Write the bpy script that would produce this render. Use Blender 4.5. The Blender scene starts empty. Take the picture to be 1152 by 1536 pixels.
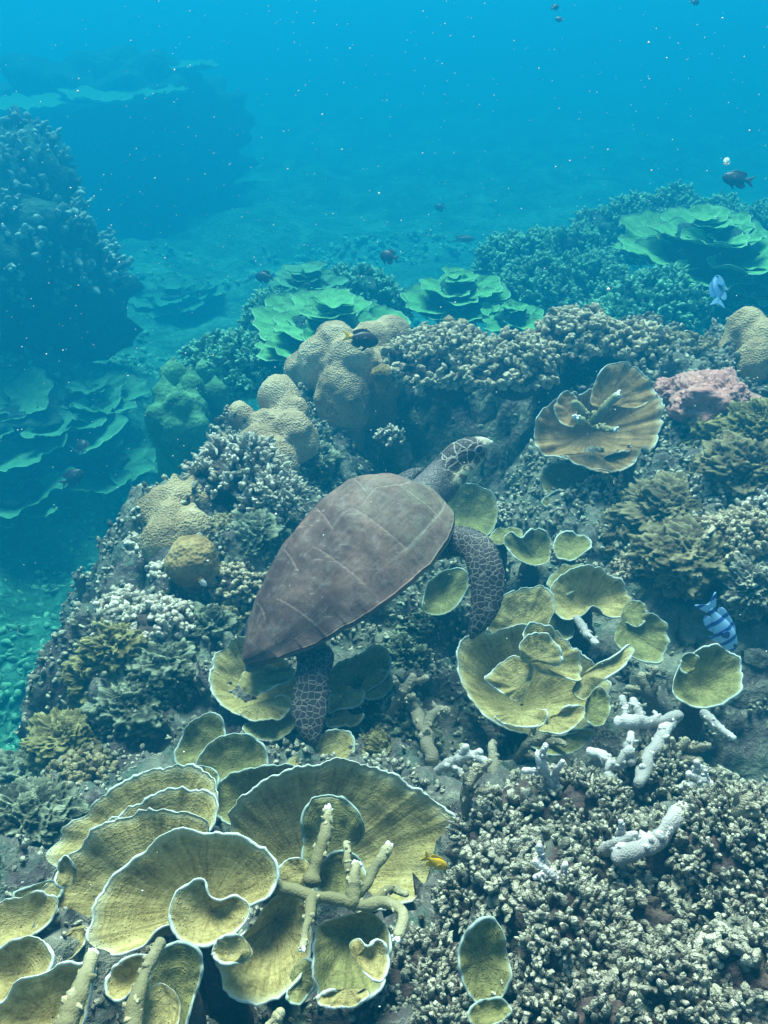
import bpy, bmesh, math, random
import numpy as np
from mathutils import Vector

# ------------------------------------------------------------------ camera, sky, sun, exposure
SC = bpy.context.scene
COL = SC.collection
PITCH = math.radians(32.0)
FPX = 1330.0                      # focal length in pixels of the 1152 x 1536 photograph
cam_data = bpy.data.cameras.new('camera')
cam_data.sensor_fit = 'VERTICAL'
cam_data.sensor_height = 24.0
cam_data.lens = 24.0 * FPX / 1536.0
cam_data.clip_start = 0.02
cam_data.clip_end = 1000.0
cam = bpy.data.objects.new('camera', cam_data)
COL.objects.link(cam)
cam.location = (0, 0, 0)
cam.rotation_euler = (math.radians(90) - PITCH, 0, 0)
SC.camera = cam

SUN_EL, SUN_AZ = math.radians(66), math.radians(-14)   # azimuth measured from +Y towards +X
world = bpy.data.worlds.new('World')
SC.world = world
world.use_nodes = True
wn = world.node_tree.nodes
wn.clear()
sky = wn.new('ShaderNodeTexSky')
sky.sky_type = 'NISHITA'
sky.sun_disc = False
sky.sun_elevation = SUN_EL
sky.sun_rotation = SUN_AZ
bg = wn.new('ShaderNodeBackground')
bg.inputs['Strength'].default_value = 0.06
wo = wn.new('ShaderNodeOutputWorld')
world.node_tree.links.new(sky.outputs[0], bg.inputs[0])
world.node_tree.links.new(bg.outputs[0], wo.inputs[0])

sun_data = bpy.data.lights.new('sun', 'SUN')
sun_data.energy = 5.0
sun_data.angle = math.radians(26)          # sunlight spread by the rippled water surface
sun_data.color = (1.0, 0.95, 0.86)
sun = bpy.data.objects.new('sun', sun_data)
COL.objects.link(sun)
sdir = Vector((math.sin(SUN_AZ) * math.cos(SUN_EL), math.cos(SUN_AZ) * math.cos(SUN_EL), math.sin(SUN_EL)))
sun.rotation_euler = sdir.to_track_quat('Z', 'Y').to_euler()

SC.view_settings.view_transform = 'Standard'
SC.view_settings.look = 'None'
SC.view_settings.exposure = 1.42
SC.view_settings.gamma = 1.0
SC.render.engine = 'CYCLES'
SC.cycles.use_denoising = True
SC.cycles.max_bounces = 6
SC.cycles.diffuse_bounces = 2
SC.cycles.glossy_bounces = 1
SC.cycles.volume_bounces = 2
SC.cycles.sample_clamp_indirect = 4.0

# the water body's optics (haze box at the end of the script)
WATER_DENSITY = 0.50
WATER_COLOR = (0.002, 0.092, 0.168)
WATER_ABSORB = (0.20, 0.58, 0.63)

# ------------------------------------------------------------------ camera geometry helpers
CP, SP = math.cos(PITCH), math.sin(PITCH)
RIGHT = np.array([1.0, 0, 0])
UP = np.array([0, SP, CP])
FWD = np.array([0, CP, -SP])


def ray(u, v):
    d = FWD + RIGHT * ((u - 576.0) / FPX) + UP * ((768.0 - v) / FPX)
    return d / np.linalg.norm(d)


def W(u, v, d):
    """point seen at pixel (u, v) of the photograph, d metres away along its ray"""
    return ray(u, v) * d


def nrm(a):
    a = np.asarray(a, float)
    return a / (np.linalg.norm(a) + 1e-12)


# ------------------------------------------------------------------ noise (numpy)
def _h(ix, iy, iz, s):
    n = (ix.astype(np.int64) * 374761393 + iy.astype(np.int64) * 668265263 + iz.astype(np.int64) * 2147483647 + s * 1274126177) & 0xFFFFFFFF
    n = ((n ^ (n >> 13)) * 1274126177) & 0xFFFFFFFF
    n = (n ^ (n >> 16)) & 0xFFFFFFFF
    return n / 4294967295.0 * 2 - 1


def vnoise(p, s=0):
    p = np.asarray(p, float)
    i = np.floor(p)
    f = p - i
    f = f * f * f * (f * (f * 6 - 15) + 10)
    i = i.astype(np.int64)
    x, y, z = i[..., 0], i[..., 1], i[..., 2]
    fx, fy, fz = f[..., 0], f[..., 1], f[..., 2]
    r = 0
    for dx in (0, 1):
        for dy in (0, 1):
            for dz in (0, 1):
                w = (fx if dx else 1 - fx) * (fy if dy else 1 - fy) * (fz if dz else 1 - fz)
                r = r + w * _h(x + dx, y + dy, z + dz, s)
    return r


def fbm(p, s=0, o=4, g=0.5):
    p = np.asarray(p, float)
    a, r = 1.0, 0
    for k in range(o):
        r = r + a * vnoise(p * (2.03 ** k) + k * 17.3, s + k)
        a *= g
    return r


def smooth(a, b, x):
    t = np.clip((x - a) / (b - a), 0, 1)
    return t * t * (3 - 2 * t)


# ------------------------------------------------------------------ mesh helpers
def link_mesh(name, V, F, mat, parent=None, origin=None, attrs=None, shade=True, mats=None, fmat=None):
    """one mesh object; V in world space, origin = where its thing's empty stands"""
    V = np.asarray(V, np.float32).reshape(-1, 3)
    if origin is not None:
        V = V - np.asarray(origin, np.float32)
    me = bpy.data.meshes.new(name)
    if not isinstance(F, (list, tuple)):
        F = [F]
    Fs = [np.asarray(f, np.int32) for f in F if len(f)]
    nl = sum(f.size for f in Fs)
    nf = sum(len(f) for f in Fs)
    me.vertices.add(len(V))
    me.vertices.foreach_set('co', V.ravel())
    me.loops.add(nl)
    me.polygons.add(nf)
    me.loops.foreach_set('vertex_index', np.concatenate([f.ravel() for f in Fs]))
    tot = np.concatenate([np.full(len(f), f.shape[1], np.int32) for f in Fs])
    st = np.concatenate([[0], np.cumsum(tot)[:-1]]).astype(np.int32)
    me.polygons.foreach_set('loop_start', st)
    try:
        me.polygons.foreach_set('loop_total', tot)
    except Exception:
        pass
    me.polygons.foreach_set('use_smooth', np.full(nf, shade))
    me.update(calc_edges=True)
    for k, a in (attrs or {}).items():
        at = me.attributes.new(k, 'FLOAT', 'POINT')
        at.data.foreach_set('value', np.asarray(a, np.float32).ravel())
    if mat is not None:
        me.materials.append(mat)
    o = bpy.data.objects.new(name, me)
    COL.objects.link(o)
    if parent is not None:
        o.parent = parent
    elif origin is not None:
        o.location = tuple(float(x) for x in origin)
    return o


def thing(name, label, cat, loc, group=None):
    o = bpy.data.objects.new(name, None)
    COL.objects.link(o)
    o.location = tuple(float(x) for x in loc)
    o.empty_display_size = 0.05
    o['label'] = label
    o['category'] = cat
    if group:
        o['group'] = group
    return o


def tag(o, label, cat, group=None, kind=None):
    if label:
        o['label'] = label
    if cat:
        o['category'] = cat
    if group:
        o['group'] = group
    if kind:
        o['kind'] = kind
    return o


def grid_faces(nr, nt, wrap):
    i, j = np.meshgrid(np.arange(nr - 1), np.arange(nt if wrap else nt - 1), indexing='ij')
    a = i * nt + j
    b = i * nt + (j + 1) % nt
    return np.stack([a, b, b + nt, a + nt], -1).reshape(-1, 4)


def catmull(P, n, closed=True):
    """n points evenly spaced along a Catmull-Rom curve through P"""
    P = np.asarray(P, float)
    m = len(P)
    if closed:
        idx = lambda k: P[k % m]
        segs = m
    else:
        ext = np.vstack([2 * P[0] - P[1], P, 2 * P[-1] - P[-2]])
        idx = lambda k: ext[k + 1]
        segs = m - 1
    out = []
    t = np.linspace(0, 1, 24, endpoint=False)[:, None]
    for k in range(segs):
        a, b, c, d = idx(k - 1), idx(k), idx(k + 1), idx(k + 2)
        out.append(0.5 * (2 * b + (c - a) * t + (2 * a - 5 * b + 4 * c - d) * t * t + (3 * b - a - 3 * c + d) * t ** 3))
    out = np.vstack(out + [[P[0] if closed else P[-1]]])
    L = np.concatenate([[0], np.cumsum(np.linalg.norm(np.diff(out, axis=0), axis=1))])
    s = np.linspace(0, L[-1], n + 1)[:-1] if closed else np.linspace(0, L[-1], n)
    return np.stack([np.interp(s, L, out[:, k]) for k in range(out.shape[1])], 1)


def tube(P, R, seg=10, closed=False, flat=None, seed=0, rough=0.0):
    """tube along points P (n,3), radii R (n,) or (n,2) with the second axis along flat; round ends"""
    P = np.asarray(P, float)
    n = len(P)
    R = np.asarray(R, float)
    R = np.stack([R, R], 1) if R.ndim == 1 else R
    T = np.roll(P, -1, 0) - np.roll(P, 1, 0) if closed else np.gradient(P, axis=0)
    T /= np.linalg.norm(T, axis=1)[:, None] + 1e-12
    A = np.zeros_like(P)
    ref = np.asarray(flat, float) if flat is not None else np.array([0.31, 0.2, 0.93])
    for k in range(n):
        a = ref - T[k] * ref.dot(T[k])
        if np.linalg.norm(a) < 1e-3:
            a = np.array([1, 0, 0]) - T[k] * T[k][0]
        A[k] = nrm(a)
        if flat is None:
            ref = A[k]
    B = np.cross(T, A)
    if not closed:
        # rounded caps: add shrinking rings at both ends
        k = np.array([0.30, 0.65, 0.92])
        def cap(i, sgn):
            r = R[i]
            ps, rs = [], []
            for q in k:
                ps.append(P[i] + sgn * T[i] * r.mean() * q)
                rs.append(r * math.sqrt(max(0, 1 - q * q)))
            return np.array(ps), np.array(rs)
        p0, r0 = cap(0, -1)
        p1, r1 = cap(n - 1, 1)
        P = np.vstack([p0[::-1], P, p1])
        R = np.vstack([r0[::-1], R, r1])
        A = np.vstack([np.repeat(A[:1], 3, 0), A, np.repeat(A[-1:], 3, 0)])
        B = np.vstack([np.repeat(B[:1], 3, 0), B, np.repeat(B[-1:], 3, 0)])
        T = np.vstack([np.repeat(T[:1], 3, 0), T, np.repeat(T[-1:], 3, 0)])
        n = len(P)
    th = np.linspace(0, 2 * math.pi, seg, endpoint=False)
    V = P[:, None, :] + B[:, None, :] * (np.cos(th)[None, :, None] * R[:, None, 0:1]) + A[:, None, :] * (np.sin(th)[None, :, None] * R[:, None, 1:2])
    if rough:
        nz = (fbm(V * 70, seed, 3) + 0.8 * fbm(V * 32, seed + 3, 2))[..., None]
        V = V + (V - P[:, None, :]) * nz * rough
    F = [grid_faces(n, seg, True)]
    if closed:
        i = np.arange(seg)
        a = (n - 1) * seg
        F.append(np.stack([a + i, a + (i + 1) % seg, (i + 1) % seg, i], -1))
        return V.reshape(-1, 3), np.vstack(F), None
    V = V.reshape(-1, 3)
    c0, c1 = len(V), len(V) + 1
    V = np.vstack([V, P[:1], P[-1:]])
    i = np.arange(seg)
    tri = np.vstack([np.stack([np.full(seg, c0), (i + 1) % seg, i], -1), np.stack([np.full(seg, c1), (n - 1) * seg + i, (n - 1) * seg + (i + 1) % seg], -1)])
    return V, F[0], tri


class Join:
    """collects pieces of one part"""
    def __init__(self):
        self.V, self.Q, self.T, self.A, self.n = [], [], [], {}, 0

    def add(self, V, Q=None, T=None, **attrs):
        V = np.asarray(V, float)
        if Q is not None and len(Q):
            self.Q.append(np.asarray(Q) + self.n)
        if T is not None and len(T):
            self.T.append(np.asarray(T) + self.n)
        for k, a in attrs.items():
            self.A.setdefault(k, []).append(np.broadcast_to(np.asarray(a, float), (len(V),)))
        self.V.append(V)
        self.n += len(V)

    def link(self, name, mat, parent=None, origin=None, shade=True):
        F = []
        if self.Q:
            F.append(np.vstack(self.Q))
        if self.T:
            F.append(np.vstack(self.T))
        return link_mesh(name, np.vstack(self.V), F, mat, parent, origin, {k: np.concatenate(a) for k, a in self.A.items()}, shade)


# ------------------------------------------------------------------ materials
def new_mat(name, rough=0.75, spec=0.2):
    m = bpy.data.materials.new(name)
    m.use_nodes = True
    nt = m.node_tree
    b = nt.nodes['Principled BSDF']
    b.inputs['Roughness'].default_value = rough
    b.inputs['Specular IOR Level'].default_value = spec
    return m, nt, b


def N(nt, t, **kw):
    n = nt.nodes.new(t)
    for k, v in kw.items():
        if k.startswith('i_'):
            n.inputs[k[2:].replace('_', ' ')].default_value = v
        else:
            setattr(n, k, v)
    return n


def L(nt, a, b):
    nt.links.new(a, b)


def ramp(nt, fac, stops, interp='LINEAR'):
    r = N(nt, 'ShaderNodeValToRGB')
    r.color_ramp.interpolation = interp
    e = r.color_ramp.elements
    while len(e) < len(stops):
        e.new(0.5)
    for k, (p, c) in enumerate(stops):
        e[k].position = p
        e[k].color = (*c, 1) if len(c) == 3 else c
    L(nt, fac, r.inputs[0])
    return r.outputs[0]


def mixc(nt, fac, a, b, mode='MIX'):
    n = N(nt, 'ShaderNodeMix', data_type='RGBA', blend_type=mode)
    for s, x in ((n.inputs[0], fac), (n.inputs[6], a), (n.inputs[7], b)):
        if hasattr(x, 'node'):
            L(nt, x, s)
        elif isinstance(x, (int, float)):
            s.default_value = x
        else:
            s.default_value = (*x, 1)
    return n.outputs[2]


def attr(nt, name):
    return N(nt, 'ShaderNodeAttribute', attribute_name=name).outputs['Fac']


def objco(nt, geo=False):
    return N(nt, 'ShaderNodeTexCoord').outputs['Object']


def noise(nt, vec, scale, detail=4, rough=0.6, dist=0.0):
    n = N(nt, 'ShaderNodeTexNoise')
    n.inputs['Scale'].default_value = scale
    n.inputs['Detail'].default_value = detail
    n.inputs['Roughness'].default_value = rough
    n.inputs['Distortion'].default_value = dist
    L(nt, vec, n.inputs['Vector'])
    return n.outputs['Fac']


def vor(nt, vec, scale, feature='F1', rnd=1.0):
    n = N(nt, 'ShaderNodeTexVoronoi', feature=feature)
    n.inputs['Scale'].default_value = scale
    n.inputs['Randomness'].default_value = rnd
    L(nt, vec, n.inputs['Vector'])
    return n.outputs['Distance']


def bump(nt, b, h, strength=0.4, dist=0.004):
    n = N(nt, 'ShaderNodeBump')
    n.inputs['Strength'].default_value = strength
    n.inputs['Distance'].default_value = dist
    L(nt, h, n.inputs['Height'])
    L(nt, n.outputs[0], b.inputs['Normal'])


def math_(nt, op, a, b=0.0, c=0.0):
    n = N(nt, 'ShaderNodeMath', operation=op)
    for s, x in zip(n.inputs, (a, b, c)):
        if hasattr(x, 'node'):
            L(nt, x, s)
        else:
            s.default_value = x
    return n.outputs[0]


def mat_plate(name, dark, mid, light, rimc=None, margin=None):
    """leafy coral: radial streaks and growth bands that follow the frond (rr = 0 centre..1 rim, tt = round the rim)"""
    m, nt, b = new_mat(name, 0.8, 0.15)
    rr, tt = attr(nt, 'rr'), attr(nt, 'tt')
    cv = N(nt, 'ShaderNodeCombineXYZ')
    L(nt, math_(nt, 'MULTIPLY', tt, 110.0), cv.inputs[0])
    L(nt, math_(nt, 'MULTIPLY', rr, 3.2), cv.inputs[1])
    streak = noise(nt, cv.outputs[0], 1.0, 5, 0.65)
    blot = noise(nt, objco(nt), 22, 4, 0.6)
    cb = N(nt, 'ShaderNodeCombineXYZ')
    L(nt, math_(nt, 'MULTIPLY', rr, 26.0), cb.inputs[0])
    L(nt, math_(nt, 'MULTIPLY', tt, 7.0), cb.inputs[1])
    band = noise(nt, cb.outputs[0], 1.0, 3, 0.5)
    f = math_(nt, 'ADD', math_(nt, 'MULTIPLY', streak, 0.62), math_(nt, 'MULTIPLY', blot, 0.38))
    c = ramp(nt, f, [(0.36, dark), (0.5, mid), (0.66, light)])
    fine = noise(nt, objco(nt), 260, 2, 0.5)
    c = mixc(nt, math_(nt, 'MULTIPLY', ramp(nt, band, [(0.40, (1, 1, 1)), (0.52, (0, 0, 0))]), 0.30), c, dark)
    c = mixc(nt, math_(nt, 'MULTIPLY', ramp(nt, fine, [(0.46, (0, 0, 0)), (0.72, (1, 1, 1))]), 0.40), c, light)
    if rimc:
        ed = ramp(nt, rr, [(0.955, (0, 0, 0)), (0.985, (1, 1, 1))])
        c = mixc(nt, ed, c, rimc)
    dots = ramp(nt, vor(nt, objco(nt), 210), [(0.12, (1, 1, 1)), (0.30, (0, 0, 0))])
    c = mixc(nt, math_(nt, 'MULTIPLY', dots, 0.35), c, light)
    if margin:
        ed = ramp(nt, math_(nt, 'ADD', rr, math_(nt, 'MULTIPLY', math_(nt, 'SUBTRACT', blot, 0.5), 0.10)), [(0.90, (0, 0, 0)), (1.0, (0.75,) * 3)])
        c = mixc(nt, ed, c, margin)
    L(nt, c, b.inputs['Base Color'])
    bump(nt, b, math_(nt, 'ADD', math_(nt, 'MULTIPLY', math_(nt, 'ADD', band, dots), 0.6), math_(nt, 'ADD', math_(nt, 'MULTIPLY', streak, 0.6), math_(nt, 'MULTIPLY', fine, 0.4))), 0.8, 0.003)
    return m


def mat_rim(name, col):
    m, nt, b = new_mat(name, 0.6, 0.3)
    n = noise(nt, objco(nt), 90, 3)
    L(nt, ramp(nt, n, [(0.3, tuple(x * 0.75 for x in col)), (0.7, col)]), b.inputs['Base Color'])
    return m


def mat_nub(name, base, tip, spread=0.25, rough=0.9):
    """branchlets: living tips paler than the stems (tip attribute), colony blotches, each branchlet a shade of its own (var)"""
    m, nt, b = new_mat(name, 0.8, 0.15)
    tp, va = attr(nt, 'tip'), attr(nt, 'var')
    n = noise(nt, objco(nt), 60, 4)
    f = math_(nt, 'ADD', tp, math_(nt, 'MULTIPLY', math_(nt, 'SUBTRACT', n, 0.5), 0.7))
    c = ramp(nt, f, [(0.15, base), (0.45, tuple(0.65 * p + 0.35 * q for p, q in zip(base, tip))), (0.95, tip)])
    dk = tuple(x * 0.45 for x in base)
    c = mixc(nt, ramp(nt, va, [(0.0, (spread * 2.2,) * 3), (0.55, (0, 0, 0))]), c, dk)
    alg = noise(nt, objco(nt), 15, 5, 0.65, 0.5)
    c = mixc(nt, ramp(nt, alg, [(0.50, (0, 0, 0)), (0.64, (0.7,) * 3)]), c, tuple(0.5 * x + 0.18 * y for x, y in zip(base, (tip[1], tip[1] * 1.05, tip[2]))))
    L(nt, c, b.inputs['Base Color'])
    bump(nt, b, math_(nt, 'ADD', noise(nt, objco(nt), 320, 3), math_(nt, 'MULTIPLY', vor(nt, objco(nt), 420), -1.0)), rough, 0.0025)
    return m


def mat_massive(name, c0, c1, c2, pit=170, scale=7):
    m, nt, b = new_mat(name, 0.85, 0.1)
    n = noise(nt, objco(nt), scale, 6, 0.62)
    c = ramp(nt, n, [(0.33, c0), (0.5, c1), (0.68, c2)])
    v = vor(nt, objco(nt), pit)
    c = mixc(nt, math_(nt, 'MULTIPLY', ramp(nt, v, [(0.05, (1, 1, 1)), (0.5, (0, 0, 0))]), 0.45), c, c0)
    sc = noise(nt, objco(nt), 17, 5, 0.7, 0.8)
    c = mixc(nt, ramp(nt, sc, [(0.58, (0, 0, 0)), (0.66, (0.7,) * 3)]), c, tuple(x * 0.55 for x in c0))
    hole = vor(nt, objco(nt), 26)
    c = mixc(nt, ramp(nt, hole, [(0.05, (0.9,) * 3), (0.09, (0, 0, 0))]), c, tuple(x * 0.3 for x in c0))
    L(nt, c, b.inputs['Base Color'])
    bump(nt, b, math_(nt, 'ADD', v, math_(nt, 'ADD', n, sc)), 0.8, 0.006)
    return m


def mat_reef(name, cols, sc=1.0):
    m, nt, b = new_mat(name, 0.9, 0.08)
    co = objco(nt)
    n1 = noise(nt, co, 5 * sc, 8, 0.68, 0.4)
    n2 = noise(nt, co, 13 * sc, 6, 0.7)
    n3 = noise(nt, co, 70 * sc, 4, 0.7)
    c = ramp(nt, n1, [(0.30, cols[0]), (0.45, cols[1]), (0.55, cols[2]), (0.7, cols[3])])
    c = mixc(nt, ramp(nt, n2, [(0.50, (0, 0, 0)), (0.62, (1, 1, 1))]), c, cols[4])
    c = mixc(nt, ramp(nt, n3, [(0.54, (0, 0, 0)), (0.74, (0.8,) * 3)]), c, cols[5])
    v = vor(nt, co, 42 * sc)
    L(nt, c, b.inputs['Base Color'])
    bump(nt, b, math_(nt, 'ADD', math_(nt, 'MULTIPLY', v, 0.8), math_(nt, 'ADD', n3, n2)), 1.0, 0.012 / sc)
    return m


M = {}
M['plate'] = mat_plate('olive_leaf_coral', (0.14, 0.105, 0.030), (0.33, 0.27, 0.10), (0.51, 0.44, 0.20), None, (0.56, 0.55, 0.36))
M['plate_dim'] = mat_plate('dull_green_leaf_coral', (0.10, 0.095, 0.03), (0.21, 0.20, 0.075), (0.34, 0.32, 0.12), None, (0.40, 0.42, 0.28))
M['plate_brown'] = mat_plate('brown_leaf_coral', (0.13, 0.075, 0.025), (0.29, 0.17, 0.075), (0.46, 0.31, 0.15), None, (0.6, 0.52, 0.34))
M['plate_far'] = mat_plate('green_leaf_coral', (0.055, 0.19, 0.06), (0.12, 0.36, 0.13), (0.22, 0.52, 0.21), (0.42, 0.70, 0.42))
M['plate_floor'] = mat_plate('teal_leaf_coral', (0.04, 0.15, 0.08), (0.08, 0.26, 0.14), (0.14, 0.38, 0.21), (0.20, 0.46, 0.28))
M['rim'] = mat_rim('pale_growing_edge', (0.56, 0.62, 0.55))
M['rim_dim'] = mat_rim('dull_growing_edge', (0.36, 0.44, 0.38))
M['bush'] = mat_nub('cream_branch_coral', (0.20, 0.12, 0.06), (0.74, 0.62, 0.42))
M['bush_white'] = mat_nub('pale_branch_coral', (0.26, 0.19, 0.13), (0.85, 0.76, 0.60))
M['bush_tan'] = mat_nub('tan_branch_coral', (0.10, 0.075, 0.04), (0.42, 0.35, 0.19))
M['crust_yellow'] = mat_nub('ochre_crust_coral', (0.10, 0.085, 0.03), (0.46, 0.40, 0.17), 0.0)
M['crust_green'] = mat_nub('mossy_crust_coral', (0.04, 0.045, 0.03), (0.38, 0.41, 0.27), 0.0)
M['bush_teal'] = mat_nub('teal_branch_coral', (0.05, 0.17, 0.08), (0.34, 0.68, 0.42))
M['bush_pink'] = mat_nub('pink_branch_coral', (0.55, 0.24, 0.21), (0.85, 0.47, 0.41), 0.05)
M['thicket'] = mat_nub('grey_thicket_coral', (0.05, 0.046, 0.038), (0.54, 0.51, 0.38))  # stems darkened beyond their own colour, standing in for shade between knobs
M['cover'] = mat_nub('small_coral_growth', (0.10, 0.09, 0.07), (0.62, 0.59, 0.44), 0.4)
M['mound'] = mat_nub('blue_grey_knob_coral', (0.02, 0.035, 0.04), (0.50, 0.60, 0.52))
M['staghorn'] = mat_nub('olive_staghorn', (0.20, 0.18, 0.09), (0.44, 0.40, 0.24), 0.0, 0.35)
M['bleached'] = mat_nub('bleached_branch', (0.34, 0.32, 0.30), (0.66, 0.63, 0.58), 0.0, 0.5)
M['dead_branch'] = mat_nub('algae_covered_branch', (0.22, 0.19, 0.13), (0.44, 0.40, 0.28), 0.0)
M['white_tip'] = mat_rim('white_branch_tip', (0.9, 0.92, 0.9))
M['massive'] = mat_massive('tan_lobed_coral', (0.23, 0.145, 0.075), (0.49, 0.34, 0.20), (0.70, 0.53, 0.34))
M['massive_yellow'] = mat_massive('ochre_lobed_coral', (0.21, 0.14, 0.07), (0.46, 0.33, 0.18), (0.66, 0.51, 0.31))
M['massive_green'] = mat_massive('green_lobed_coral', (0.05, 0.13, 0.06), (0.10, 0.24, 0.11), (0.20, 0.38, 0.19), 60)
M['brain'] = mat_massive('brown_brain_coral', (0.13, 0.08, 0.03), (0.34, 0.22, 0.09), (0.52, 0.38, 0.18), 95, 12)
M['reef'] = mat_reef('reef_rock', [(0.05, 0.036, 0.042), (0.10, 0.085, 0.08), (0.17, 0.17, 0.135), (0.29, 0.29, 0.21), (0.09, 0.13, 0.10), (0.42, 0.41, 0.32)])
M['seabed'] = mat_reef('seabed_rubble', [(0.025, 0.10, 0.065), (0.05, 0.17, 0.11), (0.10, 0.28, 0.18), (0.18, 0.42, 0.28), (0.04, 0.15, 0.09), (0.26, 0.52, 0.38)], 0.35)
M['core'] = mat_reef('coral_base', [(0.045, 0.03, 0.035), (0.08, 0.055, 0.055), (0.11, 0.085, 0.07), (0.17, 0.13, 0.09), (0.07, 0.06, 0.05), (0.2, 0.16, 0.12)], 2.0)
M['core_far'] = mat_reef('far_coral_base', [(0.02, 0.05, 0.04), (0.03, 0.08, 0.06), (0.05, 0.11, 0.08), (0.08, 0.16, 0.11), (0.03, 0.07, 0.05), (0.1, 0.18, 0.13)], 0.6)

# ------------------------------------------------------------------ the reef's lie of the land
CTRL = [
    (0, 1536, 1.16), (200, 1500, 1.22), (400, 1450, 1.32), (600, 1500, 1.20), (800, 1500, 1.13), (1000, 1500, 1.07), (1152, 1500, 1.06),
    (100, 1300, 1.52), (300, 1250, 1.58), (500, 1250, 1.54), (700, 1300, 1.36), (900, 1300, 1.29), (1100, 1300, 1.32),
    (300, 1100, 1.82), (500, 1080, 1.84), (700, 1120, 1.72), (900, 1150, 1.66), (1030, 1160, 1.62), (1120, 1130, 1.92),
    (250, 950, 2.0), (450, 950, 2.12), (650, 950, 2.14), (800, 1000, 1.95), (950, 950, 2.0), (1100, 950, 2.02),
    (300, 800, 2.28), (500, 800, 2.42), (700, 800, 2.55), (900, 800, 2.33), (1100, 800, 2.15),
    (420, 680, 2.62), (600, 680, 2.80), (700, 650, 2.92), (900, 680, 2.62), (1100, 680, 2.38),
    (560, 600, 2.98), (700, 590, 3.05), (900, 570, 2.95), (1100, 600, 2.65),
    (600, 510, 3.05), (800, 500, 3.05), (1000, 515, 3.0), (1130, 520, 3.0),
]
CW = np.array([W(*c) for c in CTRL])
EDGE = [(1700, 480, 3.3), (1250, 490, 3.2), (1000, 480, 3.2), (800, 468, 3.2), (620, 478, 3.2), (500, 505, 3.15), (400, 585, 2.95), (330, 655, 2.78),
        (222, 745, 2.5), (200, 850, 2.28), (172, 960, 2.08), (112, 1110, 1.88), (25, 1270, 1.74), (-140, 1450, 1.7)]
EW = np.array([W(*c)[:2] for c in EDGE] + [[-1.1, -0.4], [-0.9, -1.6], [3.0, -1.6], [4.0, 2.6]])
FLOOR = -2.9


def poly_sd(x, y):
    """signed distance to the reef's outline, positive outside"""
    d = np.full(x.shape, 1e9)
    inside = np.zeros(x.shape, bool)
    n = len(EW)
    for k in range(n):
        a, b = EW[k], EW[(k + 1) % n]
        e = b - a
        t = np.clip(((x - a[0]) * e[0] + (y - a[1]) * e[1]) / e.dot(e), 0, 1)
        d = np.minimum(d, np.hypot(x - a[0] - t * e[0], y - a[1] - t * e[1]))
        c = ((a[1] > y) != (b[1] > y)) & (x < (b[0] - a[0]) * (y - a[1]) / (b[1] - a[1] + 1e-12) + a[0])
        inside ^= c
    return np.where(inside, -d, d)


RECESS = [(665, 618, 3.0, 0.18, -0.48), (1120, 1130, 1.9, 0.10, -0.18), (770, 880, 2.2, 0.13, -0.08), (860, 1090, 1.75, 0.08, -0.10), (1090, 900, 2.0, 0.12, -0.12),
          (480, 700, 2.6, 0.12, -0.10), (640, 960, 2.1, 0.10, -0.07)]
RW = [(W(u, v, d)[:2], s, a) for u, v, d, s, a in RECESS]


def reef_z(x, y, fine=True):
    x, y = np.asarray(x, float), np.asarray(y, float)
    sd = poly_sd(x, y)
    num, den = 0.0, 0.0
    for c in CW:
        w = 1.0 / ((x - c[0]) ** 2 + (y - c[1]) ** 2 + 0.012) ** 2
        num = num + w * c[2]
        den = den + w
    z = num / den
    for c, s, a in RW:
        z = z + a * np.exp(-((x - c[0]) ** 2 + (y - c[1]) ** 2) / (2 * s * s))
    p = np.stack([x, y, np.zeros_like(x)], -1)
    sdn = sd + 0.10 * fbm(p * 4.0, 5, 3)
    s = 0.55 * smooth(-0.03, 0.6, sdn) + 0.45 * smooth(0.12, 1.05, sdn)
    z = z + (FLOOR - 0.35 - z) * s
    if fine:
        z = z + 0.045 * fbm(p * 6.0, 1, 4) * (1 + 1.5 * s)
        r = 1 - np.abs(fbm(p * 13.0, 9, 3))
        z = z + 0.028 * (r - 0.6)
        z = z + 0.010 * fbm(p * 34, 3, 3)
    return z


def ground(u, v, lo=0.7, hi=4.2):
    """where the ray through pixel (u, v) meets the reef"""
    r = ray(u, v)
    t = np.linspace(lo, hi, 700)
    P = t[:, None] * r
    k = np.nonzero(P[:, 2] < reef_z(P[:, 0], P[:, 1]))[0]
    return P[k[0]] if len(k) else P[-1]


# reef sheet
nx, ny = 420, 400
gx, gy = np.meshgrid(np.linspace(-2.9, 3.2, nx), np.linspace(-1.2, 4.6, ny), indexing='xy')
gz = reef_z(gx, gy)
RV = np.stack([gx, gy, gz], -1)
gn = np.cross(np.gradient(RV, axis=1), np.gradient(RV, axis=0))
gn /= np.linalg.norm(gn, axis=-1)[..., None]
gn[gn[..., 2] < 0] *= -1
knob = fbm(RV * 15, 21, 4)
cav = np.abs(fbm(RV * 9, 23, 3))
RV2 = RV + gn * (0.022 * knob - 0.03 * np.exp(-(cav / 0.12) ** 2))[..., None]
reef = link_mesh('reef_slope', RV2.reshape(-1, 3), grid_faces(ny, nx, False), M['reef'])
reef['kind'] = 'structure'

# seabed to the horizon
BUMPS = [(W(1080, 400, 6.0), 1.15, 0.85, 1.15), (W(760, 430, 5.2), 0.6, 0.5, 0.70), (W(480, 460, 4.5), 0.5, 0.42, 0.90), (W(280, 640, 4.0), 0.42, 0.4, 0.75),
         (W(420, 560, 4.2), 0.4, 0.4, 0.6), (W(60, 400, 6.2), 1.1, 1.0, 0.5), (W(60, 640, 5.9), 0.7, 0.6, 0.35),
         (W(980, 440, 5.0), 0.5, 0.4, 0.75)]


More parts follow.
